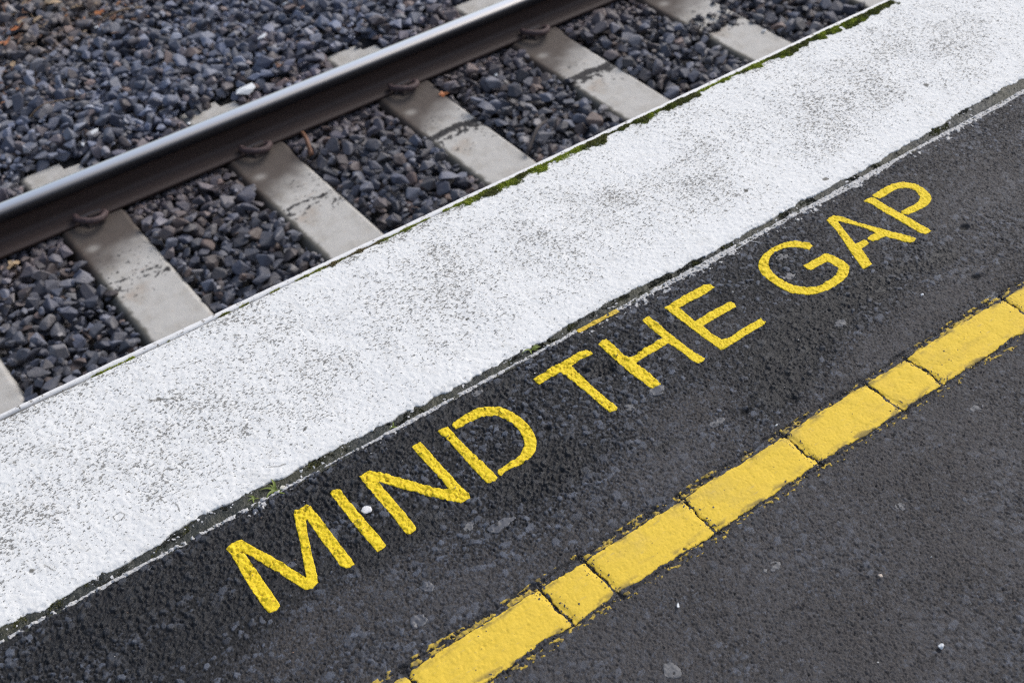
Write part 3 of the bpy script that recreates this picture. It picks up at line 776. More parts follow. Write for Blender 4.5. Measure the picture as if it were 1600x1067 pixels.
add_box(bm, -14, 18, -.60, -.050, -1.5, -.0765)
o = bm_obj("platform_wall", bm, MA_WALL); tag(o, kind='structure')
# the dirt filled joint between coping and asphalt
o = sheet("joint", -.6, 3.4, -.512, -.448, .0025, lambda x, y: np.minimum(y + .511, -.449 - y),
          lambda x, y: -.0032 + .0022 * fbm(x, y, .010, 661, 3) + .0016 * fbm(x, y, .05, 663, 2) + .0025 * sstep(-.497, -.503, y), MA_JOINT)
tag(o, kind='structure')

# ------------------------------------------------------------------ moss (clumps of tiny shoots)
def shoots(name, px, py, pz, size, cols, m, nb=3, parent=None, lean=.8, seed=0):
    r = np.random.default_rng(seed)
    n = len(px)
    V = []; F = []; C = []
    base = 0
    P = np.stack([px, py, pz], 1)
    P = np.repeat(P, nb, 0); S = np.repeat(size, nb); Cc = np.repeat(cols, nb, 0)
    k = len(P)
    ang = r.random(k) * 6.283; tilt = r.random(k) * lean
    d = np.stack([np.cos(ang) * np.sin(tilt), np.sin(ang) * np.sin(tilt), np.cos(tilt)], 1); nb_ = nb
    s = np.stack([-np.sin(ang), np.cos(ang), np.zeros(k)], 1)
    L = (S * (.7 + .6 * r.random(k)))[:, None]
    wd = L * .33
    v0 = P - s * wd * .6; v1 = P + s * wd * .6
    v2 = P + d * L * .6 + s * wd; v3 = P + d * L * .6 - s * wd
    v4 = P + d * L
    V = np.stack([v0, v1, v2, v4, v3], 1).reshape(-1, 3)
    F = (np.arange(k)[:, None] * 5 + np.arange(5)[None])
    Cv = np.repeat(Cc * (.75 + .5 * r.random((k, 1))), 5, 0)
    return mobj(name, np_mesh(name, V, F, False, dict(col=Cv)), m, parent)

MX = [-.5, .29, .30, .38, .39, .415, .425, .475, .49, .60, .64, .85, 1.0, 1.12, 1.2, 1.35, 1.5, 1.6, 1.75, 1.95, 2.05, 2.3, 2.5, 2.7, 3.3]
MW = [.000, .000, .007, .007, .001, .001, .009, .009, .001, .002, .007, .008, .009, .011, .020, .032, .018, .028, .018, .014, .020, .026, .022, .020, .02]
def moss_w(x): return np.interp(x, MX, MW)
N = 260000
mx = rng.random(N) * 3.8 - .5; my_ = -.060 * rng.random(N) - .0135
wv = moss_w(mx)
cover = wv - (-my_ - .0135) + .013 * fbm(mx, my_, .03, 701, 4) * np.minimum(1, wv / .008) + .004 * fbm(mx, my_, .009, 705, 2) * (wv > .004) - .022 * sstep(.0, .5, fbm(mx, my_, .045, 707, 3))
k = (cover > 0) & (wv > .0005)
mx, my_, cover = mx[k], my_[k], cover[k]
hump = np.minimum(cover, .012) * .42 + .0012
hump = hump * (.7 + .5 * fbm(mx, my_, .012, 709, 2))
g = fbm(mx, my_, .05, 711, 3)
br = sstep(.95, 1.3, mx)
c1 = np.array([.16, .19, .035]); c2 = np.array([.44, .50, .07]); c3 = np.array([.26, .23, .10])
t = sstep(-.4, .45, g + .5 * fbm(mx, my_, .012, 713, 2))[:, None]
cols = c1 * (1 - t) + c2 * t
u = (sstep(.0, -.5, g) * (1 - .5 * br) + (1 - br) * .35)[:, None] * np.where((mx < .5), .2, 1.)[:, None]
cols = cols * (1 - u) + c3 * u
o = shoots("moss", mx, my_, -.002 + hump * .9, np.full(len(mx), .0028) + .0006 * br, cols, MA_MOSS, 2, seed=3, lean=1.5)
tag(o, "green and brown moss growing along the groove on the track side of the white coping", "moss", kind='stuff')
# a low dark crust of dirt and moss in the joint along the ragged paint edge
N = 60000
jx = rng.random(N) * 3.6 - .4; jy = -.505 + .045 * rng.random(N)
e = jy - coping_edge(jx, jy)
k = (e < .003) & (e > -.016 + .012 * fbm(jx, jy, .05, 721, 2)) & (fbm(jx, jy, .03, 723, 3) > .02)
jx, jy = jx[k], jy[k]
t = sstep(-.2, .5, fbm(jx, jy, .04, 725, 3))[:, None]
cols = np.array([.055, .054, .038]) * (1 - t) + np.array([.14, .14, .05]) * t
o = shoots("joint_moss", jx, jy, np.full(len(jx), -.0050), np.full(len(jx), .0032), cols * 1.35, MA_MOSS, 2, seed=5)
tag(o, "dark crumbly moss and dirt along the ragged lower edge of the white paint", "moss", kind='stuff')

# flakes of white paint lying in the joint
def rock_mesh(seed, npt=12, flat=.6, bev=.05):
    r = np.random.default_rng(seed)
    bm = bmesh.new()
    for _ in range(npt):
        v = r.normal(size=3); v /= np.linalg.norm(v)
        v *= (.82 + .25 * r.random())
        bm.verts.new(v * np.array([1.0, .72 + .2 * r.random(), flat]))
    bmesh.ops.convex_hull(bm, input=bm.verts)
    for v in [v for v in bm.verts if not v.link_faces]: bm.verts.remove(v)
    bmesh.ops.dissolve_limit(bm, angle_limit=.22, verts=bm.verts, edges=bm.edges)
    if bev: bmesh.ops.bevel(bm, geom=bm.edges[:], offset=bev, segments=1, affect='EDGES', clamp_overlap=True)
    bmesh.ops.triangulate(bm, faces=bm.faces)
    bm.verts.index_update()
    V = np.array([v.co[:] for v in bm.verts]); F = np.array([[v.index for v in f.verts] for f in bm.faces])
    bm.free()
    return V, F
ROCKS = [rock_mesh(900 + i, 9 + i % 6, .42 + .05 * (i % 7), .14) for i in range(42)]

def rocks_obj(name, P, S, Rz, tilt, cols, m, ids, zs=None, parent=None):
    Vs, Fs, Cs, b = [], [], [], 0
    for i in range(len(P)):
        V, F = ROCKS[ids[i] % len(ROCKS)]
        a, bta, g_ = Rz[i], tilt[i][0], tilt[i][1]
        ca, sa = math.cos(a), math.sin(a); cb, sb = math.cos(bta), math.sin(bta); cg, sg = math.cos(g_), math.sin(g_)
        Rm = np.array([[ca, -sa, 0], [sa, ca, 0], [0, 0, 1]]) @ np.array([[cb, 0, sb], [0, 1, 0], [-sb, 0, cb]]) @ np.array([[1, 0, 0], [0, cg, -sg], [0, sg, cg]])
        v = (V * S[i]) @ Rm.T + P[i]
        Vs.append(v); Fs.append(F + b); b += len(v)
        Cs.append(np.repeat(cols[i][None], len(v), 0))
    return mobj(name, np_mesh(name, np.vstack(Vs), np.vstack(Fs), False, dict(col=np.vstack(Cs))), m, parent)

n = 150
fx_ = rng.random(n) * 2.6; fy_ = coping_edge(fx_, fx_ * 0 - .47) - .003 - .022 * rng.random(n) ** 1.5
k = (fbm(fx_, fy_, .15, 731, 2) > -.1) | (fx_ < .7)
fx_, fy_ = fx_[k], fy_[k]; n = len(fx_)
o = rocks_obj("paint_flakes", np.stack([fx_, fy_, np.full(n, -.0028)], 1), np.stack([.0018 + .0034 * rng.random(n) ** 2] * 3, 1) * np.array([1.3, 1, .5]), rng.random(n) * 6.28,
              rng.normal(size=(n, 2)) * .2, np.tile([.72, .73, .74], (n, 1)) * (.6 + .4 * rng.random((n, 1))), MA_GRAVEL, np.arange(n))
tag(o, "loose white paint flakes lying in the dark joint", "paint flakes", kind='stuff')
# loose grit on the asphalt
n = 420
px = rng.random(n) * 2.7; py = -.53 - 1.0 * rng.random(n)
cc = np.where(rng.random((n, 1)) < .10, [.62, .62, .60], np.where(rng.random((n, 1)) < .3, [.16, .10, .07], [.045, .05, .06]))
sz = .0010 + .0018 * rng.random(n) ** 2
o = rocks_obj("grit", np.stack([px, py, samp(H, px, py) + sz * .4], 1), np.stack([sz] * 3, 1), rng.random(n) * 6.28, rng.normal(size=(n, 2)) * .4, cc, MA_GRAVEL, np.arange(n))
tag(o, "scattered tiny grit on the asphalt", "grit", kind='stuff')

# crumbs of asphalt in the cracks of the yellow line and along its upper side
cp = []
for cx_ in CRACKS[:-1]:
    for _ in range(46): cp.append((cx_ + .0035 * float(vnoise(0, len(cp) * .01, .03, 5)) + random.gauss(0, .0030), random.uniform(YB - .004, YT + .010)))
    for _ in range(14): cp.append((cx_ + random.gauss(0, .008), (YB + .010 if random.random() < .5 else YT + .006) + random.gauss(0, .006)))
for _ in range(420): cp.append((random.uniform(.4, 2.0), YT + .009 + random.gauss(0, .0032)))
for _ in range(260): cp.append((random.uniform(.4, 2.0), YB - .005 + random.gauss(0, .0030)))
cp = np.array(cp); n = len(cp); sz = .0010 + .0016 * rng.random(n) ** 1.5
o = rocks_obj("crack_crumbs", np.stack([cp[:, 0], cp[:, 1], samp(HB4, cp[:, 0], cp[:, 1]) + .0004 + sz * .3], 1), np.stack([sz * 1.2, sz, sz * .9], 1), rng.random(n) * 6.28, rng.normal(size=(n, 2)) * .4,
              np.where(rng.random((n, 1)) < .10, [.5, .36, .08], np.tile([.022, .023, .027], (n, 1)) * (.6 + rng.random((n, 1)) * 1.6)), MA_GRAVEL, np.arange(n))
tag(o, "crumbs of dark asphalt in the cracks and along the sides of the yellow line", "crumbs", kind='stuff')

def pebble(x, y, z, s, lab, m, cat="pebble", group=None, rid=0, name="pebble", tilt=(.1, .1), rz=.4, sc3=(1, 1, 1)):
    V, F = ROCKS[rid]
    v = V * s * np.array(sc3)
    me = np_mesh(name, v, F, False)
    o = mobj(name, me, m, None, (x, y, z))
    o.rotation_euler = (tilt[0], tilt[1], rz)
    tag(o, lab, cat, group)
    return o
pebble(1.154, -1.269, .004, .0062, "small buff pebble lying alone on the bare asphalt", simple("buff_pebble", (.42, .36, .30), (.6, .52, .45), 200, .6), rid=3)
pebble(1.129, -1.414, .004, .0066, "white angular chip near the lower right corner of the asphalt", MA_QUARTZ, rid=5, name="stone_chip", cat="stone chip")
pebble(.870, -1.115, .004, .0060, "white oblong chip just below the yellow line", MA_QUARTZ, rid=8, name="stone_chip", cat="stone chip", sc3=(1.2, .7, .8), rz=.9)
pebble(1.261, -.928, .004, .0042, "tiny white chip at the upper end of a crack in the yellow line", MA_QUARTZ, rid=9, name="stone_chip", cat="stone chip", sc3=(1.3, .6, .8))
pebble(1.722, -.851, .004, .0040, "tiny white chip on the asphalt right of the coarse patch, above the yellow line", MA_QUARTZ, rid=11, name="stone_chip", cat="stone chip")
pebble(.500, -.5045 + .004, .001, .0072, "cream coloured chip lying in the joint above the letters M and I", simple("cream_chip", (.6, .58, .48), (.75, .72, .62), 150, .6), rid=14, name="stone_chip", cat="stone chip")

# ------------------------------------------------------------------ weeds in the joint
def weed(x, y, s, nb, lab, seed):
    r = np.random.default_rng(seed)
    root = empty("weed", (x, y, -.004))
    tag(root, lab, "weed", "weeds growing in the joint")
    for b in range(nb):
        a = r.random() * 6.28; L = s * (.6 + .6 * r.random()); wd = L * .07 + .0006
        V, F = [], []
        for q in range(7):
            t = q / 6
            rr = L * t; z = L * (.55 * t - .5 * t * t) + .001
            ww = wd * (1 - t ** 2) + .0001
            cx, cy = rr * math.cos(a + .5 * t), rr * math.sin(a + .5 * t)
            V += [(cx - ww * math.sin(a), cy + ww * math.cos(a), z), (cx, cy, z - ww * .4), (cx + ww * math.sin(a), cy - ww * math.cos(a), z)]
            if q:
                i = 3 * q
                F += [(i - 3, i - 2, i + 1, i), (i - 2, i - 1, i + 2, i + 1)]
        mobj("blade", np_mesh("blade", np.array(V), np.array(F), True), MA_GRASS, root)
weed(.487, -.494, .026, 11, "largest green weed tuft, growing in the joint above the letter M", 1)
weed(.450, -.488, .014, 7, "small green sprig left of the largest weed tuft in the joint", 2)
weed(.730, -.494, .015, 5, "tiny green sprig in the joint above the letter N", 3)
weed(1.046, -.487, .022, 8, "yellow green sprig in the joint left of the letter T", 4)

# ------------------------------------------------------------------ trackbed
bm = bmesh.new()
vs = [bm.verts.new(p) for p in ((-150, -150, -1.5), (150, -150, -1.5), (150, 200, -1.5), (-150, 200, -1.5))]
bm.faces.new(vs)
o = bm_obj("ground", bm, MA_EARTH); tag(o, kind='structure')
SLX = [.778 - .655 * 2, .138, .778, 1.4365, 2.0985, 2.740, 3.386, 4.040]
SW, SZ = .214, -1.08
SY0, SY1 = -.02, 2.56
GX0, GX1, GY0, GY1, GR = -1.4, 6.2, .45, 5.2, .004
hx = np.arange(GX0, GX1, GR); hy = np.arange(GY0, GY1, GR)
HXm, HYm = np.meshgrid(hx, hy, indexing='ij')
def target(x, y):
    t = -1.101 + .010 * fbm(x, y, .4, 801, 2)
    t = t + .040 * sstep(2.34, 2.52, y) - .05 * sstep(3.4, 4.2, y)
    # gravel heaped against the right hand side of each sleeper bay is a little higher
    return t
TG = target(HXm, HYm)
HM = (TG - .060).astype(np.float32)
BLK = np.zeros(HM.shape, bool)
for sx in SLX[1:]:
    m = (HXm > sx - .012) & (HXm < sx + SW + .012) & (HYm < 2.50)
    BLK |= m
BLK2 = BLK & (HYm < 2.47)
HM = np.where(BLK & (HYm < SY1), SZ, HM)
railz = (HYm > 2.01) & (HYm < 2.19)
VISB = [(1.222, 3.943), (4.556, .913), (1.91, -1.199), (-.064, .346)]
INB = poly_sdf(HXm, HYm, VISB) > -.95
def place(n, smin, smax, slack, seed):
    r = np.random.default_rng(seed)
    P, S, Rz, T, I = [], [], [], [], []
    okc = np.argwhere(INB & ~BLK2 & ~(railz & (HM < -9)))
    for _ in range(n):
        c = okc[r.integers(len(okc), size=5)]
        hv = HM[c[:, 0], c[:, 1]] - TG[c[:, 0], c[:, 1]]
        b = int(np.argmin(hv))
        if hv[b] > slack: continue
        ci, cj = c[b]
        s = smin + (smax - smin) * r.random() ** 1.5
        flat = .42 + .28 * r.random()
        rad = max(2, int(s * .8 / GR))
        i0, i1, j0, j1 = max(0, ci - rad), min(HM.shape[0], ci + rad + 1), max(0, cj - rad), min(HM.shape[1], cj + rad + 1)
        sub = HM[i0:i1, j0:j1]
        if BLK2[i0:i1, j0:j1].mean() > .22: continue
        dx = (np.arange(i0, i1) - ci) * GR; dy = (np.arange(j0, j1) - cj) * GR
        rr = (dx[:, None] ** 2 + dy[None] ** 2) / (s * .9) ** 2
        msk = rr < .8
        thick = s * flat
        hb = sub[msk]
        z = .45 * float(hb.mean()) + .55 * float(np.percentile(hb, 85)) + thick * .55
        if railz[i0:i1, j0:j1].any(): z = min(z, -1.082 - thick * .8)
        surf = z + thick * .75 * np.sqrt(np.clip(1 - rr, 0, 1))
        HM[i0:i1, j0:j1] = np.where(msk, np.maximum(sub, surf), sub)
        gxs = sub[-1].mean() - sub[0].mean()
        P.append((hx[ci], hy[cj], z)); S.append((s, s * r.uniform(.8, 1.15), s * (flat / .55))); Rz.append(r.random() * 6.28)
        T.append((-gxs * 6 + r.normal() * .30, r.normal() * .34)); I.append(int(r.integers(42)))
    return P, S, Rz, T, I
res = [place(6000, .028, .046, .0, 1), place(13000, .023, .049, .024, 2), place(8500, .011, .024, .022, 3)]
P = sum([list(r_[0]) for r_ in res], []); S_ = sum([r_[1] for r_ in res], []); Rz = sum([r_[2] for r_ in res], []); T_ = sum([r_[3] for r_ in res], []); I_ = sum([r_[4] for r_ in res], [])
P = np.array(P); S_ = np.array(S_)
pal = np.array([[.085, .095, .125], [.065, .072, .098], [.11, .118, .145], [.135, .14, .16], [.050, .054, .072], [.095, .080, .082], [.13, .095, .085], [.17, .165, .17], [.10, .10, .112]])
wgt = np.array([.22, .16, .17, .09, .10, .10, .05, .05, .08])
ci = rng.choice(len(pal), len(P), p=wgt / wgt.sum())
cols = pal[ci] * np.array([.98, 1.02, 1.09]) * (1.02 + 1.75 * rng.random((len(P), 1)) ** 1.6)
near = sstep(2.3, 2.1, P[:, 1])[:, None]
cols = cols * (1 - near * np.array([.34, .36, .38]))                    # between the rails: brake dust and oil, plus platform shade put into the tint
brn = sstep(.1, .5, fbm(P[:, 0], P[:, 1], .35, 811, 3) + .8 * np.exp(-((P[:, 1] - 2.35) / .12) ** 2) - .2)[:, None] * .4
brn = np.maximum(brn, (sstep(2.2, 1.7, P[:, 1]) * 0 + .35 * np.exp(-((P[:, 1] - 1.97) / .12) ** 2))[:, None])
cols = cols * (1 - brn) + cols.mean(1, keepdims=True) * np.array([1.45, .95, .80]) * brn
far = (sstep(3.1, 3.7, P[:, 1] + .35 * (1.9 - P[:, 0])) * .45)[:, None]
cols = cols * (1 - far) + np.array([.10, .078, .055]) * far
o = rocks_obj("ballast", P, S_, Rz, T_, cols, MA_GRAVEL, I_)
tag(o, "blue grey crushed stone ballast between the sleepers and beyond the rail", "gravel", kind='stuff')
print("ballast stones", len(P))
# fines under the stones
V = np.stack([HXm[::3, ::3], HYm[::3, ::3], (TG - .045 + .008 * fbm(HXm, HYm, .03, 821, 3))[::3, ::3]], -1)
Fq = grid_tiles(hx[::3], hy[::3], np.ones(V.shape[:2], bool))
o = mobj("ballast_fines", np_mesh("ballast_fines", V.reshape(-1, 3), Fq, True), MA_BED); tag(o, "dark fines under the ballast stones", "gravel", kind='stuff')
bm = bmesh.new()
for x0, x1, y0, y1 in [(-30, GX0, -.04, GY1), (GX1, 34, -.04, GY1), (GX0, GX1, -.04, GY0 + .01), (-30, 34, GY1 - .01, 9)]:
    vs = [bm.verts.new(p) for p in ((x0, y0, -1.15), (x1, y0, -1.15), (x1, y1, -1.15), (x0, y1, -1.15))]; bm.faces.new(vs)
o = bm_obj("trackbed", bm, MA_BED); tag(o, kind='structure')

# ------------------------------------------------------------------ sleepers with their rail clips
SL_LABEL = {1: "pale concrete sleeper cut off by the left edge of the photo", 2: "pale concrete sleeper furthest left that meets the white edge, its dirt line faint",
 3: "pale concrete sleeper with a ring shaped mark in its dirt line, second from the left", 4: "pale concrete sleeper with an orange leaf beside its rail clip",
 5: "pale concrete sleeper with a thick black dirt line and a dark stone on its edge", 6: "pale concrete sleeper near the top edge with dark gravel heaped over its middle",
 7: "concrete sleeper whose corner just shows at the top where the white edge leaves the photo"}
# drip line: (y, half width, strength)
DRIP = {1: (1.655, .010, .2), 2: (1.652, .010, .45), 3: (1.638, .010, .60), 4: (1.680, .017, 1.35), 5: (1.660, .018, 1.5), 6: (1.60, .02, 1.0), 7: (1.6, .02, .8)}

def tube_mesh(pts, rad, n=10, sub=6):
    """round bar through the points (Catmull-Rom), capped"""
    P = [Vector(p) for p in pts]
    Q = []
    for i in range(len(P) - 1):
        a, b, c, d = P[max(i - 1, 0)], P[i], P[i + 1], P[min(i + 2, len(P) - 1)]
        for k in range(sub):
            t = k / sub
            Q.append(.5 * ((2 * b) + (c - a) * t + (2 * a - 5 * b + 4 * c - d) * t * t + (3 * b - a - 3 * c + d) * t ** 3))
    Q.append(P[-1])
    V, F4 = [], []
    upv = Vector((0, 0, 1))
    for i, q in enumerate(Q):
        tg = (Q[min(i + 1, len(Q) - 1)] - Q[max(i - 1, 0)]).normalized()
        s = tg.cross(upv)
        if s.length < 1e-3: s = Vector((1, 0, 0))
        s.normalize(); u = s.cross(tg)
        r = rad(i / (len(Q) - 1)) if callable(rad) else rad
        for k in range(n):
            a = 6.28318 * k / n
            V.append(q + s * math.cos(a) * r + u * math.sin(a) * r)
        if i:
            for k in range(n):
                F4.append((i * n - n + k, i * n - n + (k + 1) % n, i * n + (k + 1) % n, i * n + k))
    m0 = len(V); V.append(Q[0]); V.append(Q[-1])
    b = (len(Q) - 1) * n
    F3 = [(m0, (k + 1) % n, k) for k in range(n)] + [(m0 + 1, b + k, b + (k + 1) % n) for k in range(n)]
    return np.array([v[:] for v in V]), [np.array(F4), np.array(F3)]

def sleeper_mesh(i):
    sx = SLX[i]
    dy_, hw, stg = DRIP.get(i, (1.65, .01, .6))
    ys = np.concatenate([np.arange(SY0, 1.25, .05), np.arange(1.25, SY1, .005)])
    xs = np.concatenate([[-.045, -.030, -.012, -.004], np.linspace(.004, SW - .004, 40), [SW + .004, SW + .012, SW + .030, SW + .045]])
    zs = np.concatenate([[-.17, -.075, -.014, -.004], np.zeros(40), [-.004, -.014, -.075, -.17]])
    x, y = np.meshgrid(xs, ys, indexing='ij'); z = np.repeat(zs[:, None], len(ys), 1)
    wx = x + sx
    z = z + .0010 * fbm(wx, y, .02, 830 + i, 3) * (z > -.01)
    # beyond the rail one side of the end block is cut back, and the end slopes down
    z = z - .10 * sstep(2.425, 2.432, y) * sstep(SW - .060, SW - .052, x)
    z = z - .07 * sstep(2.475, 2.50, y)
    z = z + .012 * sstep(1.93, 2.0, y) * sstep(2.22, 2.15, y)       # raised seat under the rail
    top = z > -.012
    nz = fbm(wx, y, .018, 840 + i, 4); ng = fbm(wx, y, .006, 850 + i, 3)
    band = dy_ + .012 * fbm(wx, y * 0, .05, 860 + i, 2) + .05 * (x - .1) * -.5
    dd = np.abs(y - band) / hw
    drip = sstep(.10, .22, (1.0 - dd) * .55 * stg + nz * .75 - .12 * (1.2 - stg))
    drip = np.maximum(drip, sstep(1.0, .5, np.abs(y - band - .004) / (.0045 + .003 * stg)) * sstep(-.22, .02, ng * .6 + nz * .7) * min(1, .5 + stg * .6))
    drip = np.maximum(drip, sstep(1.15, .80, dd + .9 * nz + .5 * ng) * (stg > 1.2))
    dd2 = np.abs(y - (band - .035)) / .035
    drip = np.maximum(drip, sstep(.16, .24, (1 - dd2) * .22 * stg + nz * .45 - .02) * (stg > .3))
    drip = np.maximum(drip, sstep(.62, .66, vnoise(wx, y, .011, 870 + i) * .5 + .4 * ng + .22 * (y < 1.8) * (y > 1.5)) * .8)
    drip = drip * sstep(1.5, 1.54, y) * sstep(1.93, 1.85, y)
    stain = sstep(1.73, 1.93, y - .10 * (1 - x / SW) * -1 + .04 * fbm(wx, y, .05, 880 + i, 3)) * sstep(2.36, 2.30, y) * .93
    stain = stain * (1 - .55 * np.exp(-((x - .045) / .022) ** 2 - ((y - 1.885) / .02) ** 2))
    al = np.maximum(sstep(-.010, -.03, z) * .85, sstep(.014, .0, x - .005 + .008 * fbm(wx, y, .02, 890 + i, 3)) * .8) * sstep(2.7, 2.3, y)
    V = np.stack([x, y, z], -1).reshape(-1, 3)
    F = grid_tiles(xs, ys, np.ones(x.shape, bool))
    return np_mesh("block", V, F, True, dict(stain=stain.ravel(), drip=drip.ravel(), algae=al.ravel()))

YF = 2.025                    # near edge of the rail foot
clipV, clipF = tube_mesh([(-.052, .030, .030), (-.058, .004, .034), (-.046, -.026, .040), (-.014, -.052, .038), (.020, -.052, .034), (.046, -.030, .030), (.050, -.004, .022), (.030, .004, .016), (-.004, .000, .015), (-.030, .000, .015)], .0125)
me_clip = np_mesh("rail_clip", clipV, clipF, True); me_clip.materials.append(MA_CLIP)
def block(pts_bottom, pts_top, name, m):
    bm = bmesh.new()
    b = [bm.verts.new(p) for p in pts_bottom]; t = [bm.verts.new(p) for p in pts_top]
    bm.faces.new(b[::-1]); bm.faces.new(t)
    k = len(b)
    for i in range(k): bm.faces.new((b[i], b[(i + 1) % k], t[(i + 1) % k], t[i]))
    bmesh.ops.bevel(bm, geom=bm.edges[:], offset=.002, segments=2, affect='EDGES', clamp_overlap=True)
    me = bpy.data.meshes.new(name); bm.normal_update(); bm.to_mesh(me); bm.free(); me.materials.append(m)
    return me
me_sh = block([(-.032, -.040, -.004), (.034, -.040, -.004), (.036, -.004, -.004), (-.034, -.004, -.004)], [(-.022, -.022, .022), (.026, -.022, .026), (.028, -.004, .028), (-.024, -.004, .024)], "shoulder", MA_IRON)
me_hs = block([(-.018, -.020, .012), (.036, -.020, .012), (.036, .008, .012), (-.018, .008, .012)], [(-.014, -.014, .034), (.030, -.014, .036), (.030, .004, .036), (-.014, .004, .034)], "housing", MA_IRON)
me_in = block([(-.050, -.004, .000), (.046, -.004, .000), (.046, .032, .018), (-.050, .032, .018)], [(-.048, .000, .016), (.044, .000, .016), (.044, .030, .026), (-.048, .030, .026)], "insulator", MA_NYLON)
for i, sx in enumerate(SLX):
    if i == 0: continue
    s = empty("concrete_sleeper", (sx, 0, SZ))
    tag(s, SL_LABEL[i], "railway sleeper", "concrete sleepers under the rail")
    mobj("block", sleeper_mesh(i), MA_SLEEPER, s)
    c = bpy.data.objects.new("rail_clip", me_clip); link(c, s)
    c.location = (.108 + .004 * math.sin(i * 3), YF - .004, .012)
    c.scale = (.92, .92, .95)
    c.rotation_euler = (0, 0, .06 * math.sin(i * 5.1))
    for nm, me in (("shoulder", me_sh), ("housing", me_hs), ("insulator", me_in)):
        q = bpy.data.objects.new(nm, me); link(q, c)
# bits of grit sitting on the drip lines
gp, gs = [], []
for i in (2, 3, 4, 5, 6):
    dy_, hw, stg = DRIP[i]
    for _ in range(int(16 * stg) if i < 6 else 0):
        gp.append((SLX[i] + random.uniform(.01, SW - .01), dy_ + random.gauss(-.008, .016), SZ + .002)); gs.append(random.uniform(.002, .0045))
gp = np.array(gp); gs = np.array(gs); n = len(gp)
o = rocks_obj("sleeper_grit", gp, np.stack([gs] * 3, 1), rng.random(n) * 6.28, rng.normal(size=(n, 2)) * .3, np.tile([.035, .034, .038], (n, 1)), MA_GRAVEL, np.arange(n))
tag(o, "dark grit on the sleepers along their dirt lines", "grit", kind='stuff')
# stones lying over the middle of the sleeper at the top and at the sleeper edges
P2 = []; 
r2 = np.random.default_rng(44)
for _ in range(60): P2.append((SLX[6] + r2.uniform(-.03, SW - .02), 1.615 + r2.normal() * .035, SZ + .006 + .010 * r2.random(), r2.uniform(.010, .026)))
for q in [(SLX[5] + .004, 1.655, SZ + .010, .026), (SLX[2] - .005, 1.605, SZ + .002, .030), (SLX[3] + .03, 2.435, SZ + .018, .030), (SLX[3] + .075, 2.455, SZ + .014, .034), (SLX[3] + .11, 2.45, SZ + .01, .026), (SLX[4] + .15, 2.455, SZ + .012, .022),
          (SLX[2] - .02, 2.40, SZ + .006, .026), (SLX[6] + .20, 1.74, SZ + .01, .02), (SLX[6] + .215, 1.52, SZ + .006, .022)]: P2.append(q)
P2 = np.array(P2); n = len(P2)
o = rocks_obj("ballast_on_sleepers", P2[:, :3], np.stack([P2[:, 3], P2[:, 3], P2[:, 3]], 1), r2.random(n) * 6.28, r2.normal(size=(n, 2)) * .25, pal[r2.choice([0, 1, 4, 5], n)] * .7, MA_GRAVEL, r2.integers(0, 42, n))
tag(o, "ballast stones that have rolled onto the sleepers", "gravel", kind='stuff')

# ------------------------------------------------------------------ the rail
rail = empty("rail", (0, 2.095, SZ + .012))
tag(rail, "steel railway rail with a shiny worn top running across the upper left", "rail")
HPROF = [(-.0335, .112), (-.0352, .120), (-.0355, .132), (-.0348, .139), (-.0325, .1445), (-.0285, .1485), (-.0225, .1512), (-.012, .1528), (0, .1534), (.012, .1528), (.0225, .1512), (.0285, .1485), (.0325, .1445), (.0348, .139), (.0355, .132), (.0335, .112)]
BPROF = [(-.0335, .112), (-.022, .103), (-.0105, .096), (-.0085, .084), (-.0085, .046), (-.0115, .034), (-.020, .0265), (-.045, .0175), (-.068, .0115), (-.070, .008), (-.070, .0), (.070, 0), (.070, .009), (.068, .0115), (.045, .0175), (.020, .0265), (.0115, .034), (.0085, .046), (.0085, .084), (.0105, .096), (.022, .103), (.0335, .112)]
def extrude(name, prof, m, pol_shade=None):
    xs = np.linspace(-4, 12, 60)
    n = len(prof)
    V = np.array([[(x, p[0], p[1]) for p in prof] for x in xs]).reshape(-1, 3)
    I, J = np.meshgrid(np.arange(len(xs) - 1), np.arange(n - 1), indexing='ij'); a = (I * n + J).ravel()
    F = np.stack([a, a + n, a + n + 1, a + 1], 1)
    at = None
    if pol_shade is not None: at = dict(polish_shade=np.tile(np.array(pol_shade, np.float32), len(xs)))
    return mobj(name, np_mesh(name, V, F, True, at), m, rail)
extrude("running_head", HPROF, MA_HEAD, [0, .0, .02, .04, .08, .15, .34, .85, 1, 1, 1, 1, 1, .8, .3, 0])  # near corner values lowered to paint in the dark canopy reflection
extrude("web_and_foot", BPROF, MA_RAIL)

# ------------------------------------------------------------------ single stones, leaves, sticks
WS = [(1.712, 2.425, .066, 7, "largest white stone, a pale angular lump close behind the rail", (1.1, .8, .7), .5), (1.433, 2.391, .016, 3, "small white chip at the left end of a sleeper end behind the rail", (1, 1, 1), .2),
      (1.923, 2.672, .034, 12, "white wedge shaped stone on the ballast, second largest", (1.15, .7, .7), .1), (2.153, 2.904, .014, 5, "small round white stone near the top edge of the photo", (1, 1, 1), 0),
      (1.040, 2.480, .020, 15, "narrow white stone above the left most sleeper end", (.6, 1.1, .8), .3), (2.534, 1.853, .013, 2, "small round grey white pebble on dark ballast near the foot of the rail", (1, 1, 1), 0),
      (3.580, 1.430, .020, 9, "cream white stone beside the sleeper close to the white edge", (1, .8, .9), 0), (1.10, 2.50, .024, 21, "cream coloured oblong stone above the left most sleeper end, beside the narrow white one", (1.4, .7, .6), .4),
      (1.436, 3.287, .013, 22, "small pinkish white stone among the leaf litter at the upper left", (1, 1, 1), 0)]
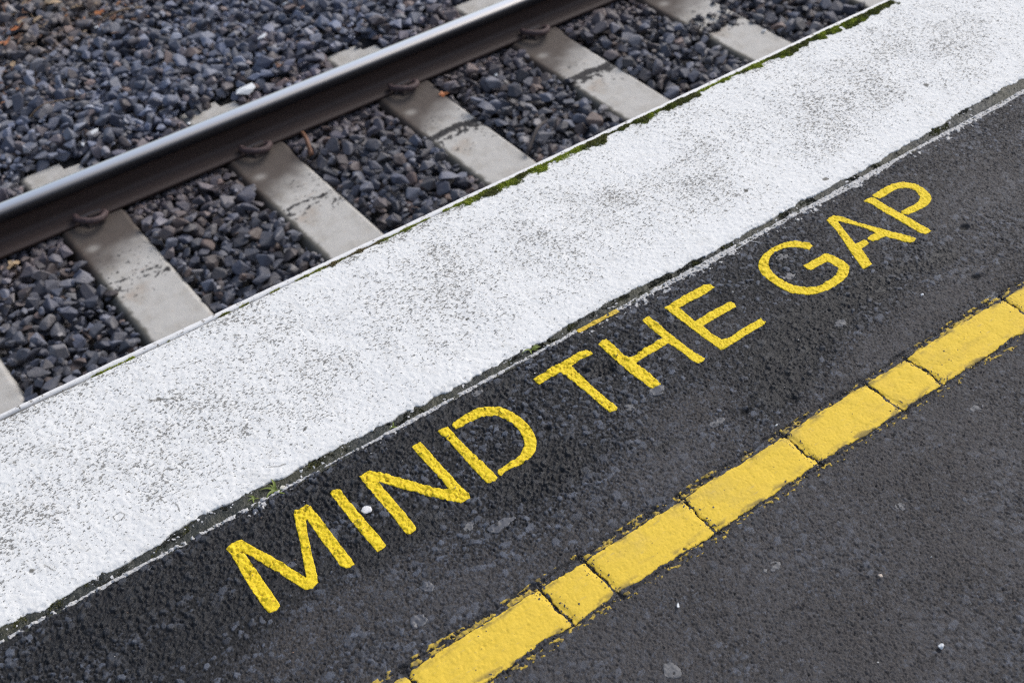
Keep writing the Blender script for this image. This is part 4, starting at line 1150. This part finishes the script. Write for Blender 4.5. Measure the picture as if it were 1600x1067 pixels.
for x, y, s, rid, lab, s3, rz in WS:
    i, j = int((x - GX0) / GR), int((y - GY0) / GR)
    z = float(HM[max(i - 2, 0):i + 3, max(j - 2, 0):j + 3].mean())
    pebble(x, y, z + s * .32, s * .85, lab, MA_QUARTZ, "white stone", "white stones on the ballast", rid, "white_stone", (.1, -.05), rz, s3)

def leaf(x, y, z, s, m, lab, seed, group=True):
    """lobed dry leaf: blade with curled lobes, veins as a raised midrib, plus a stalk"""
    r = np.random.default_rng(seed)
    root = empty("dry_leaf", (x, y, z))
    root.rotation_euler = (r.normal() * .25, r.normal() * .25, r.random() * 6.28)
    n = 44
    V = [(0, 0, 0)]; ring = []
    for q in range(n):
        a = 6.283 * q / n
        lob = .62 + .38 * abs(math.cos(2.5 * a + .2)) ** 1.4 + .05 * r.normal()
        if abs(a - math.pi) < .25: lob *= .55
        rr = s * lob
        for f in (.5, 1.0):
            V.append((rr * f * math.cos(a) * 1.15, rr * f * math.sin(a) * .85, s * (.10 * f * f + .22 * f * f * math.sin(2 * a + seed) - .05 * abs(math.sin(2.5 * a)) * f)))
    F3, F4 = [], []
    for q in range(n):
        a, b = 1 + 2 * q, 1 + 2 * ((q + 1) % n)
        F3.append((0, a, b)); F4.append((a, a + 1, b + 1, b))
    mobj("blade", np_mesh("blade", np.array(V), [np.array(F3), np.array(F4)], True), m, root)
    tv, tf = tube_mesh([(-s * .3, 0, .002), (-s * .9, s * .05, .004), (-s * 1.5, s * .25, .006)], .0011, 6, 3)
    mobj("stalk", np_mesh("stalk", tv, tf, True), MA_TWIG, root)
    tag(root, lab, "dry leaf", "dry leaves on the ballast")
def gz(x, y):
    i, j = int(np.clip((x - GX0) / GR, 3, HM.shape[0] - 4)), int(np.clip((y - GY0) / GR, 3, HM.shape[1] - 4))
    return float(HM[i - 3:i + 4, j - 3:j + 4].mean())
LV = [(1.164, 3.48, .034, MA_LEAFO, "bright orange dry leaf near the left edge at the top"), (1.066, 3.345, .034, MA_LEAFO, "rust orange dry leaf touching the left edge of the photo"),
      (1.362, 3.62, .050, MA_LEAFT, "large pale tan lobed leaf at the top edge"), (1.535, 3.295, .034, MA_LEAFB, "brown leaf amid twigs right of the large tan leaf"),
      (1.622, 2.68, .020, MA_LEAFO, "small pinkish orange leaf on open ballast above the rail"), (1.877, 2.441, .018, MA_LEAFB, "small dark red leaf right of the largest white stone"),
      (.567, 1.968, .030, MA_LEAFT, "tan brown leaf on the near ballast against the rail foot at the left edge"), (2.312, 1.905, .018, MA_LEAFO, "small orange leaf at the corner of a sleeper next to its rail clip"),
      (1.497, 3.40, .026, MA_LEAFO, "orange leaf at the top edge left of the twigs"), (1.12, 3.42, .026, MA_LEAFB, "dark brown curled leaf between the two orange leaves at upper left"),
      (2.19, 2.80, .020, MA_LEAFB, "small brown leaf at the top edge right of the small round white stone")]
for i, (x, y, s, m_, lab) in enumerate(LV):
    leaf(x, y, gz(x, y) + .008 if y > 2 or x < 1 else SZ + .006, s, m_, lab, 40 + i)
def stick(pts, rad, lab, m, name="twig", cat="twig"):
    tv, tf = tube_mesh(pts, rad, 7, 4)
    o = mobj(name, np_mesh(name, tv, tf, True), m); tag(o, lab, cat)
stick([(.935, 2.765, gz(.935, 2.765) + .010), (1.0, 2.772, gz(1.0, 2.772) + .014), (1.06, 2.762, gz(1.06, 2.76) + .010), (1.125, 2.755, gz(1.12, 2.755) + .014)], .0022, "thin pale straw coloured twig lying on the ballast at the left", MA_TWIG)
stick([(2.312, 1.345, gz(2.312, 1.345) + .014), (2.40, 1.40, gz(2.40, 1.40) + .016), (2.490, 1.455, gz(2.49, 1.455) + .014)], lambda t: .0085 - .003 * t, "dark slim stick on the ballast beside the white platform edge", MA_STICK, "dark_stick", "stick")
stick([(1.725, 1.985, gz(1.725, 1.97) + .022), (1.705, 1.91, gz(1.7, 1.91) + .026), (1.69, 1.86, gz(1.69, 1.86) + .020)], lambda t: .007 + .002 * t, "short reddish brown stick pointing from the rail on the near ballast", MA_LEAFB, "brown_stick", "stick")
stick([(1.46, 3.33, gz(1.46, 3.33) + .012), (1.56, 3.30, gz(1.56, 3.30) + .016), (1.66, 3.30, gz(1.66, 3.30) + .012)], .004, "longer pale brown twig amid the leaf litter at the top", MA_TWIG)
# leaf litter, too much to count
N = 1500
lx = rng.random(N) * 2.6 + .5; ly = rng.random(N) * 1.6 + 2.6
dn = sstep(.35, .95, .9 * sstep(2.9, 3.6, ly + .45 * (1.6 - lx)) + .35 * fbm(lx, ly, .25, 901, 2))
k = rng.random(N) < dn
lx, ly = lx[k], ly[k]
V, F, C = [], [], []
lit = np.array([[.22, .12, .07], [.12, .065, .04], [.34, .16, .07], [.34, .25, .16], [.17, .12, .09]])
for i in range(len(lx)):
    z = gz(lx[i], ly[i]) + random.uniform(.003, .012)
    a = random.random() * 6.28; L = random.uniform(.008, .026); wd = L * random.uniform(.10, .55)
    if random.random() < .35: L *= 2.2; wd = .0012
    b = len(V)
    ca, sa = math.cos(a), math.sin(a)
    tl = random.gauss(0, .3)
    for u, v in ((-1, 0), (-.4, 1), (.5, .8), (1, 0), (.4, -1), (-.5, -.8)):
        V.append((lx[i] + ca * u * L - sa * v * wd, ly[i] + sa * u * L + ca * v * wd, z + u * L * tl * .5 + abs(v) * wd * .3))
    F.append([b + q for q in range(6)])
    C += [lit[random.randrange(5)] * random.uniform(.7, 1.2)] * 6
o = mobj("leaf_litter", np_mesh("leaf_litter", np.array(V), np.array(F), False, dict(col=np.array(C))), MA_MOSS)
tag(o, "brown leaf crumbs, needles and stems scattered over the ballast at the upper left", "leaf litter", kind='stuff')
